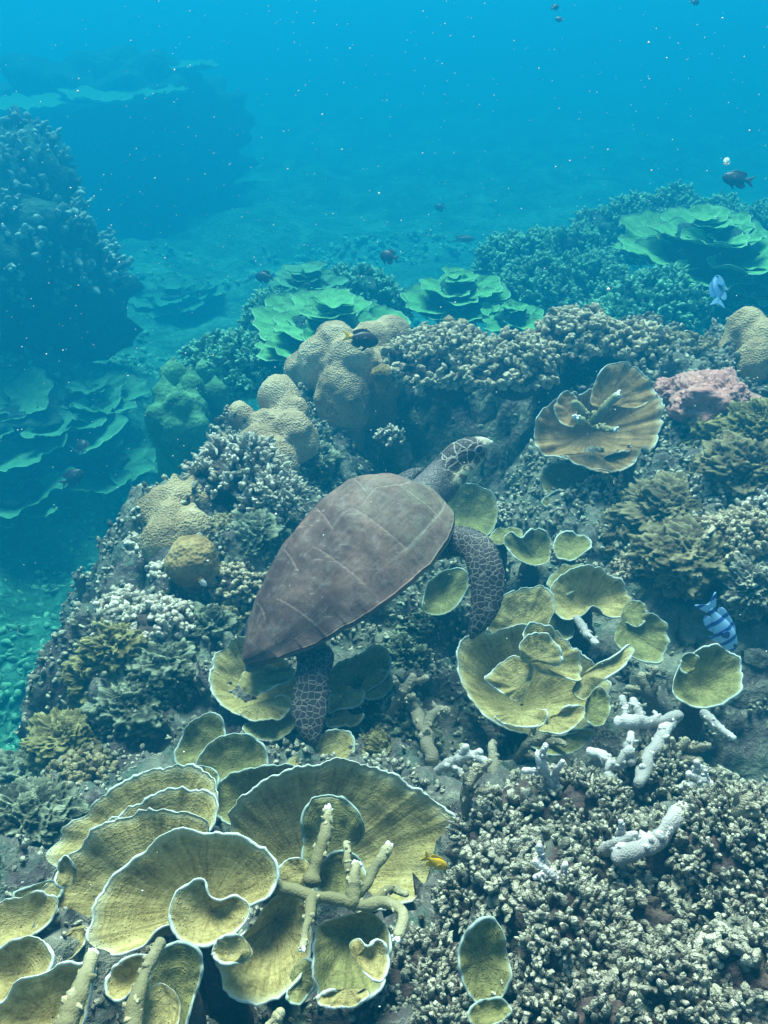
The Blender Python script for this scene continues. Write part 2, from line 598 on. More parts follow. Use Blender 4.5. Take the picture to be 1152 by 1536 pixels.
def bed_z(x, y):
    p = np.stack([x, y, np.zeros_like(x)], -1)
    r = np.hypot(x, y)
    z = FLOOR + 0.16 * fbm(p * 0.7, 41, 4) + 0.07 * fbm(p * 2.7, 44, 4) + 0.05 * (1 - np.abs(fbm(p * 4, 47, 3)))
    for c, sx, sy, a in BUMPS:
        z = z + a * np.exp(-((x - c[0]) / sx) ** 2 - ((y - c[1]) / sy) ** 2)
    return z


ra = np.concatenate([[0.02], 1.2 * (52 / 1.2) ** np.linspace(0, 1, 330)])
ta = np.linspace(0, 2 * math.pi, 460, endpoint=False)
rg, tg = np.meshgrid(ra, ta, indexing='ij')
bx, by = rg * np.sin(tg), rg * np.cos(tg)
bz = bed_z(bx, by)
bed = link_mesh('seabed', np.stack([bx, by, bz], -1).reshape(-1, 3), grid_faces(len(ra), len(ta), True)[:, ::-1], M['seabed'])
bed['kind'] = 'structure'


def bed_hit(u, v, hi=30):
    r = ray(u, v)
    t = np.linspace(2.5, hi, 900)
    P = t[:, None] * r
    k = np.nonzero(P[:, 2] < bed_z(P[:, 0], P[:, 1]))[0]
    return P[k[0]] if len(k) else P[-1]


# ------------------------------------------------------------------ nubs and branchlets
def nub_template(seg, rings):
    h = np.linspace(0, 1, rings)
    prof = np.interp(h, [0, 0.3, 0.62, 0.85, 0.96, 1.0], [0.85, 0.88, 0.96, 0.86, 0.52, 0.0])
    prof[-1] = 0.06
    th = np.linspace(0, 2 * math.pi, seg, endpoint=False)
    V = np.stack([np.outer(prof, np.cos(th)), np.outer(prof, np.sin(th)), np.repeat(h[:, None], seg, 1)], -1).reshape(-1, 3)
    tip = np.repeat(h, seg)
    Q = grid_faces(rings, seg, True)
    return V, Q, tip


def basis(D, rs):
    D = D / (np.linalg.norm(D, axis=1)[:, None] + 1e-12)
    R = rs.normal(size=D.shape)
    A = np.cross(D, R)
    A /= np.linalg.norm(A, axis=1)[:, None] + 1e-12
    return A, np.cross(D, A), D


def nubs(P, D, r, h, rs, seg=7, rings=6, flat=0.0, bend=0.25, var=None):
    """merged nubs: points P, directions D, radii r, heights h"""
    V0, Q0, tip = nub_template(seg, rings)
    n, m = len(P), len(V0)
    A, B, C = basis(D, rs)
    r, h = np.broadcast_to(r, n), np.broadcast_to(h, n)
    rx = r * (1 + flat * rs.uniform(0, 1, n))
    side = rs.normal(size=(n, 3)) * (bend * h)[:, None]
    V = P[:, None, :] + A[:, None, :] * (V0[None, :, 0:1] * rx[:, None, None]) + B[:, None, :] * (V0[None, :, 1:2] * r[:, None, None]) \
        + C[:, None, :] * (V0[None, :, 2:3] * h[:, None, None]) + side[:, None, :] * (V0[None, :, 2:3] ** 2)
    V = V.reshape(-1, 3)
    rr = np.repeat(r, m)
    V += (np.stack([vnoise(V * (0.9 / np.median(r)), 3), vnoise(V * (0.9 / np.median(r)), 4), vnoise(V * (0.9 / np.median(r)), 5)], -1)) * (0.42 * rr)[:, None]
    Q = (Q0[None] + (np.arange(n) * m)[:, None, None]).reshape(-1, 4)
    va = rs.uniform(0, 1, n) if var is None else var
    return V, Q, np.tile(tip, n), np.repeat(va, m)


def dome(rs, n, rx, ry, rz, low=-0.25):
    """n points and normals on a lumpy half ellipsoid"""
    D = rs.normal(size=(n * 4, 3))
    D /= np.linalg.norm(D, axis=1)[:, None]
    D = D[D[:, 2] > low][:n]
    lump = 1 + 0.22 * fbm(D * 2.3, int(rs.integers(1000)), 3)
    P = D * np.array([rx, ry, rz]) * lump[:, None]
    Nn = D / np.array([rx, ry, rz])
    Nn /= np.linalg.norm(Nn, axis=1)[:, None]
    return P, Nn, lump


def core_mesh(rs_seed, rx, ry, rz, nr=26, nt=44, low=-0.5):
    ph = np.linspace(math.pi / 2, -0.6, nr)
    th = np.linspace(0, 2 * math.pi, nt, endpoint=False)
    pg, tg_ = np.meshgrid(ph, th, indexing='ij')
    D = np.stack([np.cos(pg) * np.cos(tg_), np.cos(pg) * np.sin(tg_), np.sin(pg)], -1)
    lump = 1 + 0.22 * fbm(D * 2.3, rs_seed, 3) + 0.10 * fbm(D * 7, rs_seed + 3, 2)
    return (D * np.array([rx, ry, rz]) * lump[..., None]).reshape(-1, 3), grid_faces(nr, nt, True)


def bush(name, label, cat, c, rx, ry, rz, n, r, h, mat, seed, core='core', seg=7, rings=6, fork=3, up=0.35, group=None, low=-0.2, flat=0.0, drop=0.02, spread=0.55, part='branch_tangle', gapf=3.1, gap=-0.45):
    """branching coral colony: a lumpy base bristling with forked branchlets"""
    rs = np.random.default_rng(seed)
    c = np.asarray(c, float) - np.array([0, 0, drop])
    t = thing(name, label, cat, c, group)
    ls = int(rs.integers(1000))
    V, Q = core_mesh(ls, rx * 0.86, ry * 0.86, rz * 0.86)
    link_mesh('base', V + c, Q, M[core], t, c)
    D = rs.normal(size=(n * 5, 3))
    D /= np.linalg.norm(D, axis=1)[:, None]
    D = D[D[:, 2] > low][:n]
    lump = 1 + 0.22 * fbm(D * 2.3, ls, 3)
    keep = fbm(D * gapf, ls + 50, 2) > gap
    D, lump = D[keep], lump[keep]
    P = D * np.array([rx, ry, rz]) * lump[:, None] * 0.84
    Nn = D / np.array([rx, ry, rz])
    Nn /= np.linalg.norm(Nn, axis=1)[:, None]
    n = len(P)
    dirs = Nn + np.array([0, 0, up]) + rs.normal(size=(n, 3)) * 0.22
    dirs /= np.linalg.norm(dirs, axis=1)[:, None]
    hh = h * rs.uniform(0.7, 1.25, n)
    var = rs.uniform(0, 1, n)
    PP, DD, RR, HH, VV = [P], [dirs], [r * rs.uniform(0.8, 1.15, n)], [hh], [var]
    for k in range(fork):
        d2 = dirs + rs.normal(size=(n, 3)) * spread
        PP.append(P + dirs * (hh * rs.uniform(0.45, 0.8, n))[:, None])
        DD.append(d2)
        RR.append(r * rs.uniform(0.6, 1.0, n))
        HH.append(hh * rs.uniform(0.4, 0.75, n))
        VV.append(var)
    V, Q, tip, va = nubs(np.vstack(PP) + c, np.vstack(DD), np.concatenate(RR), np.concatenate(HH), rs, seg, rings, flat, 0.2, np.concatenate(VV))
    # tips pale only on the outer twigs
    m = len(V) // (n * (fork + 1))
    if fork:
        tip[: n * m] *= 0.6
        tip[n * m:] = 0.35 + 0.65 * tip[n * m:]
    link_mesh(part, V, Q, M[mat], t, c, {'tip': tip, 'var': va})
    return t


def ridged(name, label, cat, c, rx, ry, rz, mat, seed, freq=7.0, amp=0.16, group=None, base='core'):
    """encrusting coral: a mound wrinkled into wandering ridges and knobs, crests paler than the valleys"""
    c = np.asarray(c, float)
    nr, nt = 90, 170
    ph = np.linspace(math.pi / 2, -0.7, nr)
    th = np.linspace(0, 2 * math.pi, nt, endpoint=False)
    pg, tg_ = np.meshgrid(ph, th, indexing='ij')
    D = np.stack([np.cos(pg) * np.cos(tg_), np.cos(pg) * np.sin(tg_), np.sin(pg)], -1)
    q = D * np.array([1, 1, 0.8]) + 0.25 * np.stack([fbm(D * 2, seed + k, 2) for k in range(3)], -1)
    rid = 1 - np.clip(np.abs(fbm(q * freq * 0.5, seed + 9, 2)) * 2.6, 0, 1)
    kn = fbm(D * freq * 2.2, seed + 13, 3)
    big = 1 + 0.28 * fbm(D * 2.0, seed, 3)
    r = big + amp * rid + amp * 0.45 * kn
    V = D * np.array([rx, ry, rz]) * r[..., None]
    V[..., 2] += -0.3 * rz
    tip = np.clip(0.15 + 0.65 * rid + 0.35 * kn, 0, 1)
    o = link_mesh(name, (V + c).reshape(-1, 3), grid_faces(nr, nt, True)[:, ::-1], M[mat], None, c - np.array([0, 0, rz * 0.5]), {'tip': tip.ravel(), 'var': np.full(nr * nt, 0.8)})
    return tag(o, label, cat, group)


# ------------------------------------------------------------------ leafy corals
def frond_mesh(rim, Pc, n, cup, seed, ruffle=0.006, thick=0.005, nr=26, wav=7.0, pw=1.6, hw=None):
    """leaf from its centre Pc out to the rim curve: a cup `cup` deep with a ruffled edge, top and underside"""
    nt = len(rim)
    r = np.linspace(0.02, 1, nr)[:, None]
    Lr = np.concatenate([[0], np.cumsum(np.linalg.norm(np.diff(rim, axis=0), axis=1))])
    per = Lr[-1] + np.linalg.norm(rim[0] - rim[-1])
    ang = Lr / per * 2 * math.pi
    circ = np.stack([np.cos(ang), np.sin(ang)], 1)
    k = per * wav / 1.0
    w1 = vnoise(np.stack([circ[:, 0] * k, circ[:, 1] * k, np.full(nt, seed * 0.7)], 1), seed)
    w2 = vnoise(np.stack([circ[:, 0] * k * 3, circ[:, 1] * k * 3, np.full(nt, seed * 0.9)], 1), seed + 5)
    w3 = vnoise(np.stack([circ[:, 0] * 1.6, circ[:, 1] * 1.6, np.full(nt, seed * 0.3)], 1), seed + 9)
    lift = ruffle * (1.3 * w1 + 0.5 * w2 + 0.9 * w3)
    w4 = vnoise(np.stack([circ[:, 0] * k * 6, circ[:, 1] * k * 6, np.full(nt, seed * 0.4)], 1), seed + 7)
    dist = np.linalg.norm(rim - Pc, axis=1)
    cap = np.minimum(1.0, 0.075 / (dist + 1e-9)) if per < 2 else 1.0
    inw = (rim - Pc) * ((0.030 * w2 + 0.045 * w1 + 0.014 * w4) * cap)[:, None]
    lift = lift + ruffle * 0.22 * w4
    rim2 = rim + inw
    P = Pc + (rim2 - Pc)[None] * r[..., None]
    prof = -cup * (1 - r ** pw) + (r ** 2.5) * lift[None]
    fine = 0.0035 * fbm(P * 32, seed + 2, 3) * np.minimum(1, r * 2)
    P = P + n * (prof + fine)[..., None]
    if hw is not None:
        P = P - n * (0.016 * hw[None] * r ** 2)[..., None]
    bot = P - n * (thick * (1.0 + 1.6 * (1 - r)))[..., None]
    bot[-1] = P[-1] - n * thick * 0.7
    V = np.vstack([P.reshape(-1, 3), bot.reshape(-1, 3)])
    F = grid_faces(nr, nt, True)
    Fb = F[:, ::-1] + nr * nt
    i = np.arange(nt)
    a = (nr - 1) * nt
    st = np.stack([a + i, a + (i + 1) % nt, a + (i + 1) % nt + nr * nt, a + i + nr * nt], -1)[:, ::-1]
    rr = np.tile(np.repeat(r[:, 0], nt), 2)
    tt = np.tile(np.tile(np.abs((ang / (2 * math.pi) + 0.0) * per), nr), 2)
    return V, np.vstack([F, Fb, st]), rr, tt, P[-1] - n * thick * 0.35


def leaf(parent, origin, c, d, rim_px, n=(0, -0.3, 0.95), cup=0.03, seed=1, mat='plate', rim='rim', ruffle=0.006, thick=0.005, rim_r=0.0015, stalk=True, nt=None, hinge=None):
    n = nrm(n)
    Pc = W(c[0], c[1], d)
    R3 = []
    for u, v in rim_px:
        q = ray(u, v)
        R3.append(q * (Pc.dot(n) / q.dot(n)))
    R3 = np.array(R3)
    per = np.linalg.norm(np.diff(R3, axis=0), axis=1).sum()
    nt = nt or int(np.clip(per / 0.0045, 70, 260))
    rimc = catmull(R3, nt, True)
    hw = None
    if hinge is not None:
        hd = nrm(hinge[0] * RIGHT - hinge[1] * UP)
        hd = nrm(hd - n * hd.dot(n))
        Pm = rimc.mean(0)
        q = rimc - Pm
        hw = smooth(0.25, 0.75, q.dot(hd) / (np.linalg.norm(q, axis=1) + 1e-9))
        Pc = Pm + hd * (q.dot(hd)).max() * 0.62
    V, F, rr, tt, edge = frond_mesh(rimc, Pc, n, cup, seed, ruffle, thick, hw=hw)
    o = link_mesh('frond', V, F, M[mat], parent, origin, {'rr': rr, 'tt': tt})
    if rim:
        rs = np.random.default_rng(seed)
        rad = rim_r * (1 + 0.35 * vnoise(np.stack([np.arange(nt) * 0.35] * 3, 1), seed))
        rad = rad * np.clip(1.1 + 0.5 * vnoise(np.stack([np.arange(nt) * 0.06] * 3, 1), seed + 3), 0.5, 1.5)
        if hw is not None:
            rad = rad * (1 - 0.9 * hw)
        Vt, Ft, _ = tube(edge, rad, 7, True)
        ro = link_mesh('rim', Vt, Ft, M[rim], o, origin)
    if stalk:
        base = Pc - n * cup
        g = base.copy()
        z = float(reef_z(np.array([base[0]]), np.array([base[1]]))[0])
        g[2] = min(z - 0.03, base[2] - 0.03)
        P = np.linspace(base - n * (thick * 2.2 + np.sqrt(per) * 0.03), g, 7)
        sz = np.sqrt(per) * 0.03
        Vs, Fs, Ts = tube(P, np.linspace(sz, sz * 2.0, 7), 12, rough=0.25, seed=seed)
        link_mesh('stalk', Vs, [Fs, Ts], M['core'], o, origin)
    return o


LEAF_SEED = [100]


def leaf_coral(label, fronds, mat='plate', rim='rim', name='leaf_coral', cat='leaf coral', group=None, **kw):
    """fronds: list of (centre px, distance, rim px, options)"""
    c0 = W(fronds[0][0][0], fronds[0][0][1], fronds[0][1])
    z = float(reef_z(np.array([c0[0]]), np.array([c0[1]]))[0])
    org = np.array([c0[0], c0[1], min(z, c0[2] - 0.04)])
    t = thing(name, label, cat, org, group)
    for c, d, rp, opt in fronds:
        LEAF_SEED[0] += 1
        k = dict(mat=mat, rim=rim, seed=LEAF_SEED[0])
        k.update(kw)
        k.update(opt)
        if not k.get('stalk', True) and 'hinge' not in k:
            h = np.array([fronds[0][0][0] - c[0], fronds[0][0][1] - c[1]], float)
            if np.hypot(*h) > 12:
                k['hinge'] = h
        leaf(t, org, c, d, rp, **k)
    return t


# ------------------------------------------------------------------ leafy corals of the near reef
F_UP = (0.0, -0.30, 0.95)
F_FACE = (0.0, -0.62, 0.78)
G_NEAR = 'olive leaf corals in the near corner'
G_MID = 'leaf corals on the middle of the reef'

leaf_coral('two-tiered olive leaf coral at the back left of the near cluster, on the drop-off edge', [
    ((205, 1268), 1.40, [(78, 1285), (90, 1255), (130, 1215), (165, 1187), (200, 1166), (240, 1152), (290, 1150), (318, 1168), (325, 1195), (318, 1222), (250, 1250), (180, 1285), (120, 1300), (85, 1302)], dict(n=(-0.2, -0.35, 0.92), cup=0.045, hinge=(0.4, 1))),
    ((255, 1270), 1.345, [(150, 1262), (172, 1228), (200, 1206), (250, 1188), (300, 1184), (322, 1196), (325, 1222), (310, 1250), (250, 1290), (185, 1300), (158, 1290)], dict(n=(-0.1, -0.40, 0.92), cup=0.035, hinge=(0.2, 1))),
], group=G_NEAR)
leaf_coral('long folded olive leaf coral curving down the left side of the near cluster', [
    ((150, 1345), 1.27, [(35, 1420), (38, 1388), (55, 1343), (90, 1300), (140, 1255), (190, 1224), (240, 1214), (305, 1226), (290, 1262), (230, 1310), (168, 1352), (138, 1395), (110, 1425), (66, 1446), (42, 1440)], dict(n=(-0.15, -0.42, 0.9), cup=0.05, ruffle=0.007, hinge=(1, 0.5))),
    ((98, 1312), 1.235, [(86, 1306), (97, 1286), (106, 1290), (109, 1312), (102, 1331), (90, 1328)], dict(n=F_FACE, cup=0.008, stalk=False)),
    ((120, 1405), 1.24, [(70, 1440), (100, 1400), (125, 1388), (135, 1395), (120, 1425), (95, 1443)], dict(n=(0.4, -0.5, 0.77), cup=0.012, stalk=False)),
], group=G_NEAR)
leaf_coral('broad olive leaf coral rolled round a small inner scroll, middle of the near cluster', [
    ((285, 1352), 1.15, [(136, 1408), (140, 1370), (160, 1322), (200, 1285), (240, 1258), (285, 1246), (340, 1250), (385, 1265), (410, 1288), (416, 1312), (405, 1342), (384, 1354), (345, 1372), (300, 1385), (255, 1388), (236, 1396), (215, 1420), (175, 1432), (150, 1426)], dict(n=(-0.08, -0.45, 0.89), cup=0.06, ruffle=0.006)),
    ((314, 1364), 1.085, [(255, 1368), (262, 1342), (285, 1325), (306, 1320), (313, 1342), (330, 1350), (352, 1342), (370, 1354), (373, 1374), (352, 1398), (312, 1419), (276, 1414), (258, 1392)], dict(n=(0.05, -0.5, 0.87), cup=0.028, ruffle=0.004)),
], group=G_NEAR)
leaf_coral('largest olive leaf coral, a wide upright dish standing behind the white-tipped branches', [
    ((520, 1310), 1.36, [(340, 1238), (352, 1206), (392, 1173), (450, 1152), (520, 1142), (580, 1157), (630, 1187), (668, 1214), (689, 1246), (682, 1277), (685, 1311), (660, 1335), (620, 1350), (560, 1366), (450, 1362), (390, 1318), (350, 1275)], dict(n=(0.02, -0.58, 0.81), cup=0.075, ruffle=0.006, hinge=(-0.9, 1))),
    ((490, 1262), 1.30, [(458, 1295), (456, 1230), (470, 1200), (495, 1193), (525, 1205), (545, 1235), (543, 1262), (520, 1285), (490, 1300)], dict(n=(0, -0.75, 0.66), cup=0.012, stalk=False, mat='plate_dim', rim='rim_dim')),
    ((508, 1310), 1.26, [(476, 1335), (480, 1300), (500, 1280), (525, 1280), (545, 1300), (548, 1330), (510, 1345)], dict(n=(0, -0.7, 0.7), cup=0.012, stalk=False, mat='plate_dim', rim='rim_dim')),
    ((440, 1310), 1.25, [(415, 1312), (430, 1290), (452, 1288), (463, 1300), (460, 1325), (435, 1330)], dict(n=(0, -0.6, 0.8), cup=0.01, stalk=False)),
], group=G_NEAR)
leaf_coral('olive leaf coral drooping below the rolled one, with a dark hollow centre', [
    ((398, 1425), 1.13, [(318, 1428), (345, 1420), (370, 1392), (405, 1345), (440, 1335), (462, 1362), (467, 1400), (463, 1440), (448, 1470), (420, 1495), (385, 1506), (350, 1496), (333, 1465)], dict(n=(0.05, -0.42, 0.91), cup=0.055, hinge=(0.1, -1))),
    ((348, 1420), 1.075, [(320, 1428), (335, 1408), (360, 1404), (372, 1425), (360, 1440), (335, 1445)], dict(n=(-0.1, -0.4, 0.9), cup=0.008, stalk=False)),
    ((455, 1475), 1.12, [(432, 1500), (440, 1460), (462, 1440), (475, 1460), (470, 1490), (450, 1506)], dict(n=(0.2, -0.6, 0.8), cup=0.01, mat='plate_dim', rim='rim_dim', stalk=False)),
], group=G_NEAR)
leaf_coral('ruffled dull olive leaf coral right of the drooping one, with a curl inside', [
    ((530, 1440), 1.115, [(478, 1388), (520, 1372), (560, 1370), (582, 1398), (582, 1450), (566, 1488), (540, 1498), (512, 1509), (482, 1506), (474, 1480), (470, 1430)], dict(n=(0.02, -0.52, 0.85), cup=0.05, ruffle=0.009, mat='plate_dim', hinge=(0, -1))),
    ((555, 1440), 1.05, [(528, 1430), (527, 1415), (540, 1409), (552, 1420), (566, 1410), (580, 1420), (584, 1448), (570, 1470), (548, 1460)], dict(n=(0.1, -0.55, 0.83), cup=0.02, ruffle=0.008, stalk=False)),
    ((515, 1492), 1.04, [(476, 1496), (500, 1484), (530, 1488), (548, 1480), (550, 1496), (520, 1510), (486, 1510)], dict(n=F_UP, cup=0.008, ruffle=0.009, stalk=False)),
], group=G_NEAR)
leaf_coral('little olive cup of leaf coral tucked under the rolled leaf', [
    ((190, 1468), 1.09, [(154, 1482), (164, 1456), (190, 1440), (216, 1430), (236, 1438), (218, 1464), (196, 1490), (172, 1500)], dict(n=F_UP, cup=0.018))], group=G_NEAR)
leaf_coral('upright tongue-shaped leaf coral at the bottom, between two finger branches', [
    ((258, 1490), 1.06, [(214, 1545), (222, 1480), (240, 1430), (270, 1414), (298, 1426), (303, 1458), (288, 1505), (268, 1565), (235, 1580)], dict(n=(0, -0.72, 0.7), cup=0.014, mat='plate_dim', rim='rim_dim')),
    ((235, 1520), 1.02, [(196, 1560), (208, 1505), (235, 1478), (262, 1500), (262, 1545), (235, 1585)], dict(n=(0, -0.6, 0.8), cup=0.014, stalk=False))], group=G_NEAR)
leaf_coral('olive leaf coral in the bottom left corner, its rim arching beside a finger branch', [
    ((60, 1520), 1.03, [(-30, 1545), (0, 1502), (30, 1472), (65, 1454), (110, 1446), (140, 1455), (134, 1500), (105, 1560), (20, 1600)], dict(n=(0, -0.4, 0.92), cup=0.04))], group=G_NEAR)
leaf_coral('olive leaf coral at the left edge of the frame, under the long folded one', [
    ((15, 1450), 1.13, [(-60, 1460), (-30, 1432), (0, 1420), (40, 1403), (66, 1412), (80, 1440), (60, 1470), (10, 1505), (-50, 1520)], dict(n=F_UP, cup=0.03)),
    ((20, 1380), 1.25, [(-50, 1390), (-10, 1352), (40, 1340), (72, 1340), (86, 1356), (62, 1395), (10, 1420), (-40, 1430)], dict(n=F_UP, cup=0.03)),
    ((62, 1340), 1.30, [(25, 1345), (50, 1325), (85, 1318), (92, 1332), (70, 1360), (35, 1365)], dict(n=F_UP, cup=0.02, mat='plate_dim', rim='rim_dim'))], group=G_NEAR)
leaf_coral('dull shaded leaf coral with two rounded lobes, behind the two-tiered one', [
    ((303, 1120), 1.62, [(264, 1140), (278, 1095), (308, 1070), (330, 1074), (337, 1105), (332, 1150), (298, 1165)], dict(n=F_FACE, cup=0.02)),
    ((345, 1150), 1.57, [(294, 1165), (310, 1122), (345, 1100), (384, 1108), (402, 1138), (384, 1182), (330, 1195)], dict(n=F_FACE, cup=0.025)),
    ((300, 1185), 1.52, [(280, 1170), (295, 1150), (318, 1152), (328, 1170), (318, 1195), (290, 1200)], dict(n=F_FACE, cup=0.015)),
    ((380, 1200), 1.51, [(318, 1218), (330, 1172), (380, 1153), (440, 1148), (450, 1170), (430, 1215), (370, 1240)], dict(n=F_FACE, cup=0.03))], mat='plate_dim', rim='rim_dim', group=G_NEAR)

leaf_coral("ruffled yellow leaf coral under the turtle's tail, left of its hind flipper", [
    ((375, 1025), 1.80, [(316, 1005), (322, 980), (345, 964), (380, 960), (420, 985), (445, 1015), (436, 1055), (412, 1068), (385, 1074), (355, 1072), (328, 1052), (318, 1030)], dict(n=(-0.1, -0.45, 0.9), cup=0.05, ruffle=0.010)),
    ((395, 1018), 1.74, [(356, 1012), (366, 1000), (395, 1000), (430, 1000), (440, 1016), (410, 1034), (375, 1036), (360, 1026)], dict(n=F_UP, cup=0.012, ruffle=0.009, stalk=False)),
    ((400, 1060), 1.72, [(356, 1062), (380, 1052), (410, 1046), (432, 1046), (437, 1060), (415, 1076), (380, 1078)], dict(n=F_UP, cup=0.010, ruffle=0.010, stalk=False)),
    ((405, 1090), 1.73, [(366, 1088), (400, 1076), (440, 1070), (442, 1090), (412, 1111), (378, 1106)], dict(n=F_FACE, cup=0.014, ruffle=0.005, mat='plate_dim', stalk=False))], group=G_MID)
leaf_coral("yellow leaf coral showing below the turtle's shell, right of its hind flipper", [
    ((530, 1012), 1.82, [(490, 1050), (484, 1015), (520, 985), (558, 972), (580, 982), (584, 1004), (570, 1026), (540, 1042), (510, 1055)], dict(n=(0, -0.42, 0.9), cup=0.03, ruffle=0.010)),
    ((568, 1028), 1.80, [(540, 1030), (560, 1006), (582, 1006), (590, 1025), (575, 1044), (550, 1048)], dict(n=F_FACE, cup=0.012, stalk=False)),
    ((530, 1050), 1.74, [(492, 1066), (498, 1035), (520, 1028), (545, 1036), (540, 1056), (510, 1064)], dict(n=F_UP, cup=0.012, ruffle=0.012, stalk=False)),
    ((515, 1075), 1.73, [(488, 1078), (505, 1062), (530, 1064), (545, 1080), (520, 1086), (495, 1090)], dict(n=F_UP, cup=0.01, ruffle=0.012, stalk=False))], group=G_MID)
leaf_coral('low mustard leaf coral below the tip of the hind flipper, above the large dish', [
    ((490, 1130), 1.66, [(430, 1150), (455, 1120), (490, 1098), (522, 1098), (530, 1120), (522, 1142), (480, 1155)], dict(n=(0, -0.35, 0.93), cup=0.02, ruffle=0.008, rim='rim_dim'))], group=G_MID)
leaf_coral('big yellow rosette of leaf coral with curled inner leaves, below the front flipper', [
    ((790, 1035), 1.72, [(686, 985), (690, 965), (708, 950), (740, 946), (790, 938), (835, 948), (872, 978), (905, 1008), (914, 1045), (890, 1083), (840, 1102), (790, 1100), (742, 1084), (708, 1050), (690, 1015)], dict(n=(-0.02, -0.45, 0.89), cup=0.085, ruffle=0.009)),
    ((778, 915), 1.86, [(735, 945), (746, 905), (775, 884), (815, 880), (832, 905), (820, 940), (780, 955)], dict(n=F_FACE, cup=0.02, rim='rim_dim', stalk=False, hinge=(0.1, 1))),
    ((765, 1008), 1.66, [(730, 1020), (744, 1000), (764, 985), (788, 984), (800, 998), (792, 1030), (776, 1048), (750, 1036)], dict(n=(-0.15, -0.55, 0.82), cup=0.012, ruffle=0.007, stalk=False)),
    ((832, 990), 1.66, [(786, 950), (800, 936), (825, 944), (852, 964), (872, 988), (874, 1012), (860, 1022), (840, 1012), (815, 1005), (795, 985)], dict(n=(0.2, -0.55, 0.81), cup=0.016, ruffle=0.006, stalk=False)),
    ((812, 975), 1.635, [(780, 968), (796, 952), (820, 952), (838, 972), (840, 996), (815, 990), (790, 990)], dict(n=(0.1, -0.6, 0.79), cup=0.01, stalk=False)),
    ((790, 1070), 1.62, [(742, 1078), (770, 1066), (795, 1058), (818, 1066), (815, 1086), (785, 1090)], dict(n=F_UP, cup=0.010, ruffle=0.010, stalk=False)),
    ((845, 1080), 1.62, [(812, 1082), (840, 1066), (868, 1060), (876, 1074), (850, 1098), (815, 1100)], dict(n=F_UP, cup=0.010, ruffle=0.009, stalk=False)),
    ((905, 1005), 1.69, [(862, 1030), (885, 1000), (920, 985), (944, 966), (952, 976), (935, 1000), (905, 1020), (880, 1045)], dict(n=(0.1, -0.4, 0.91), cup=0.012, stalk=False)),
    ((835, 1115), 1.70, [(790, 1110), (830, 1100), (880, 1094), (890, 1108), (850, 1132), (812, 1128)], dict(n=F_FACE, cup=0.015, mat='plate_dim', rim='rim_dim', stalk=False)),
    ((895, 1060), 1.68, [(880, 1075), (885, 1045), (900, 1030), (915, 1050), (908, 1080), (893, 1090)], dict(n=F_FACE, cup=0.01, mat='plate_dim', rim='rim_dim', stalk=False))], group=G_MID)
leaf_coral('smaller ochre leaf coral with scalloped rims, just above the yellow rosette', [
    ((885, 892), 1.92, [(824, 895), (832, 870), (860, 852), (900, 855), (935, 875), (948, 900), (940, 921), (915, 926), (890, 910), (875, 922), (850, 929), (830, 915)], dict(n=(0, -0.5, 0.86), cup=0.05, ruffle=0.009)),
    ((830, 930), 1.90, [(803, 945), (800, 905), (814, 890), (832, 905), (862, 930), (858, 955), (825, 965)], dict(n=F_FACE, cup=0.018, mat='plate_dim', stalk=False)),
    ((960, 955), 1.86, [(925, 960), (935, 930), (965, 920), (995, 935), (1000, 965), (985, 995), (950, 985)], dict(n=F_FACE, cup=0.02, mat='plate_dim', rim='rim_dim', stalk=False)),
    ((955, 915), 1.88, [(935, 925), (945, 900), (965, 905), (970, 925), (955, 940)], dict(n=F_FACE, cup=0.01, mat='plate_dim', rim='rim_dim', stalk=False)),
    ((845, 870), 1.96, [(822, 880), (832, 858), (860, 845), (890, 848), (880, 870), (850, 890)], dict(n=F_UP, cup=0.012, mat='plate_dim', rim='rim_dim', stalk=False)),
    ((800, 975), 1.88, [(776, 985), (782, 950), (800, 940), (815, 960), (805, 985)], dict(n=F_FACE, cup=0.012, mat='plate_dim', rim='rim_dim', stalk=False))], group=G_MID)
leaf_coral('single round cup of olive leaf coral near the right edge, below the striped fish', [
    ((1062, 1018), 1.72, [(1010, 1032), (1020, 1000), (1040, 978), (1075, 968), (1105, 985), (1114, 1010), (1106, 1040), (1080, 1057), (1045, 1061), (1020, 1050)], dict(n=(0.05, -0.5, 0.86), cup=0.04)),
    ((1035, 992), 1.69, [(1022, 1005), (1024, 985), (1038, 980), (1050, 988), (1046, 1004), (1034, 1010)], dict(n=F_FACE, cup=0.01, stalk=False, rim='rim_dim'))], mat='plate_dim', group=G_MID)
leaf_coral("big brown fan of leaf coral under the reef crest, right of the turtle's head", [
    ((890, 632), 2.55, [(802, 662), (806, 628), (832, 600), (880, 588), (940, 578), (984, 588), (993, 620), (985, 660), (960, 690), (912, 709), (870, 697), (838, 684), (815, 682)], dict(n=(0.0, -0.6, 0.8), cup=0.08, ruffle=0.010)),
    ((935, 585), 2.47, [(888, 600), (903, 555), (930, 544), (962, 556), (982, 585), (972, 604), (950, 612), (930, 604), (905, 608)], dict(n=(0.1, -0.72, 0.69), cup=0.02, stalk=False)),
    ((850, 615), 2.44, [(832, 612), (848, 586), (866, 598), (870, 620), (860, 638), (842, 634)], dict(n=(0, -0.7, 0.7), cup=0.015, stalk=False)),
    ((905, 690), 2.44, [(842, 680), (876, 672), (912, 684), (955, 676), (950, 694), (915, 708), (876, 698)], dict(n=F_UP, cup=0.012, ruffle=0.010, stalk=False))], mat='plate_brown', group=G_MID)
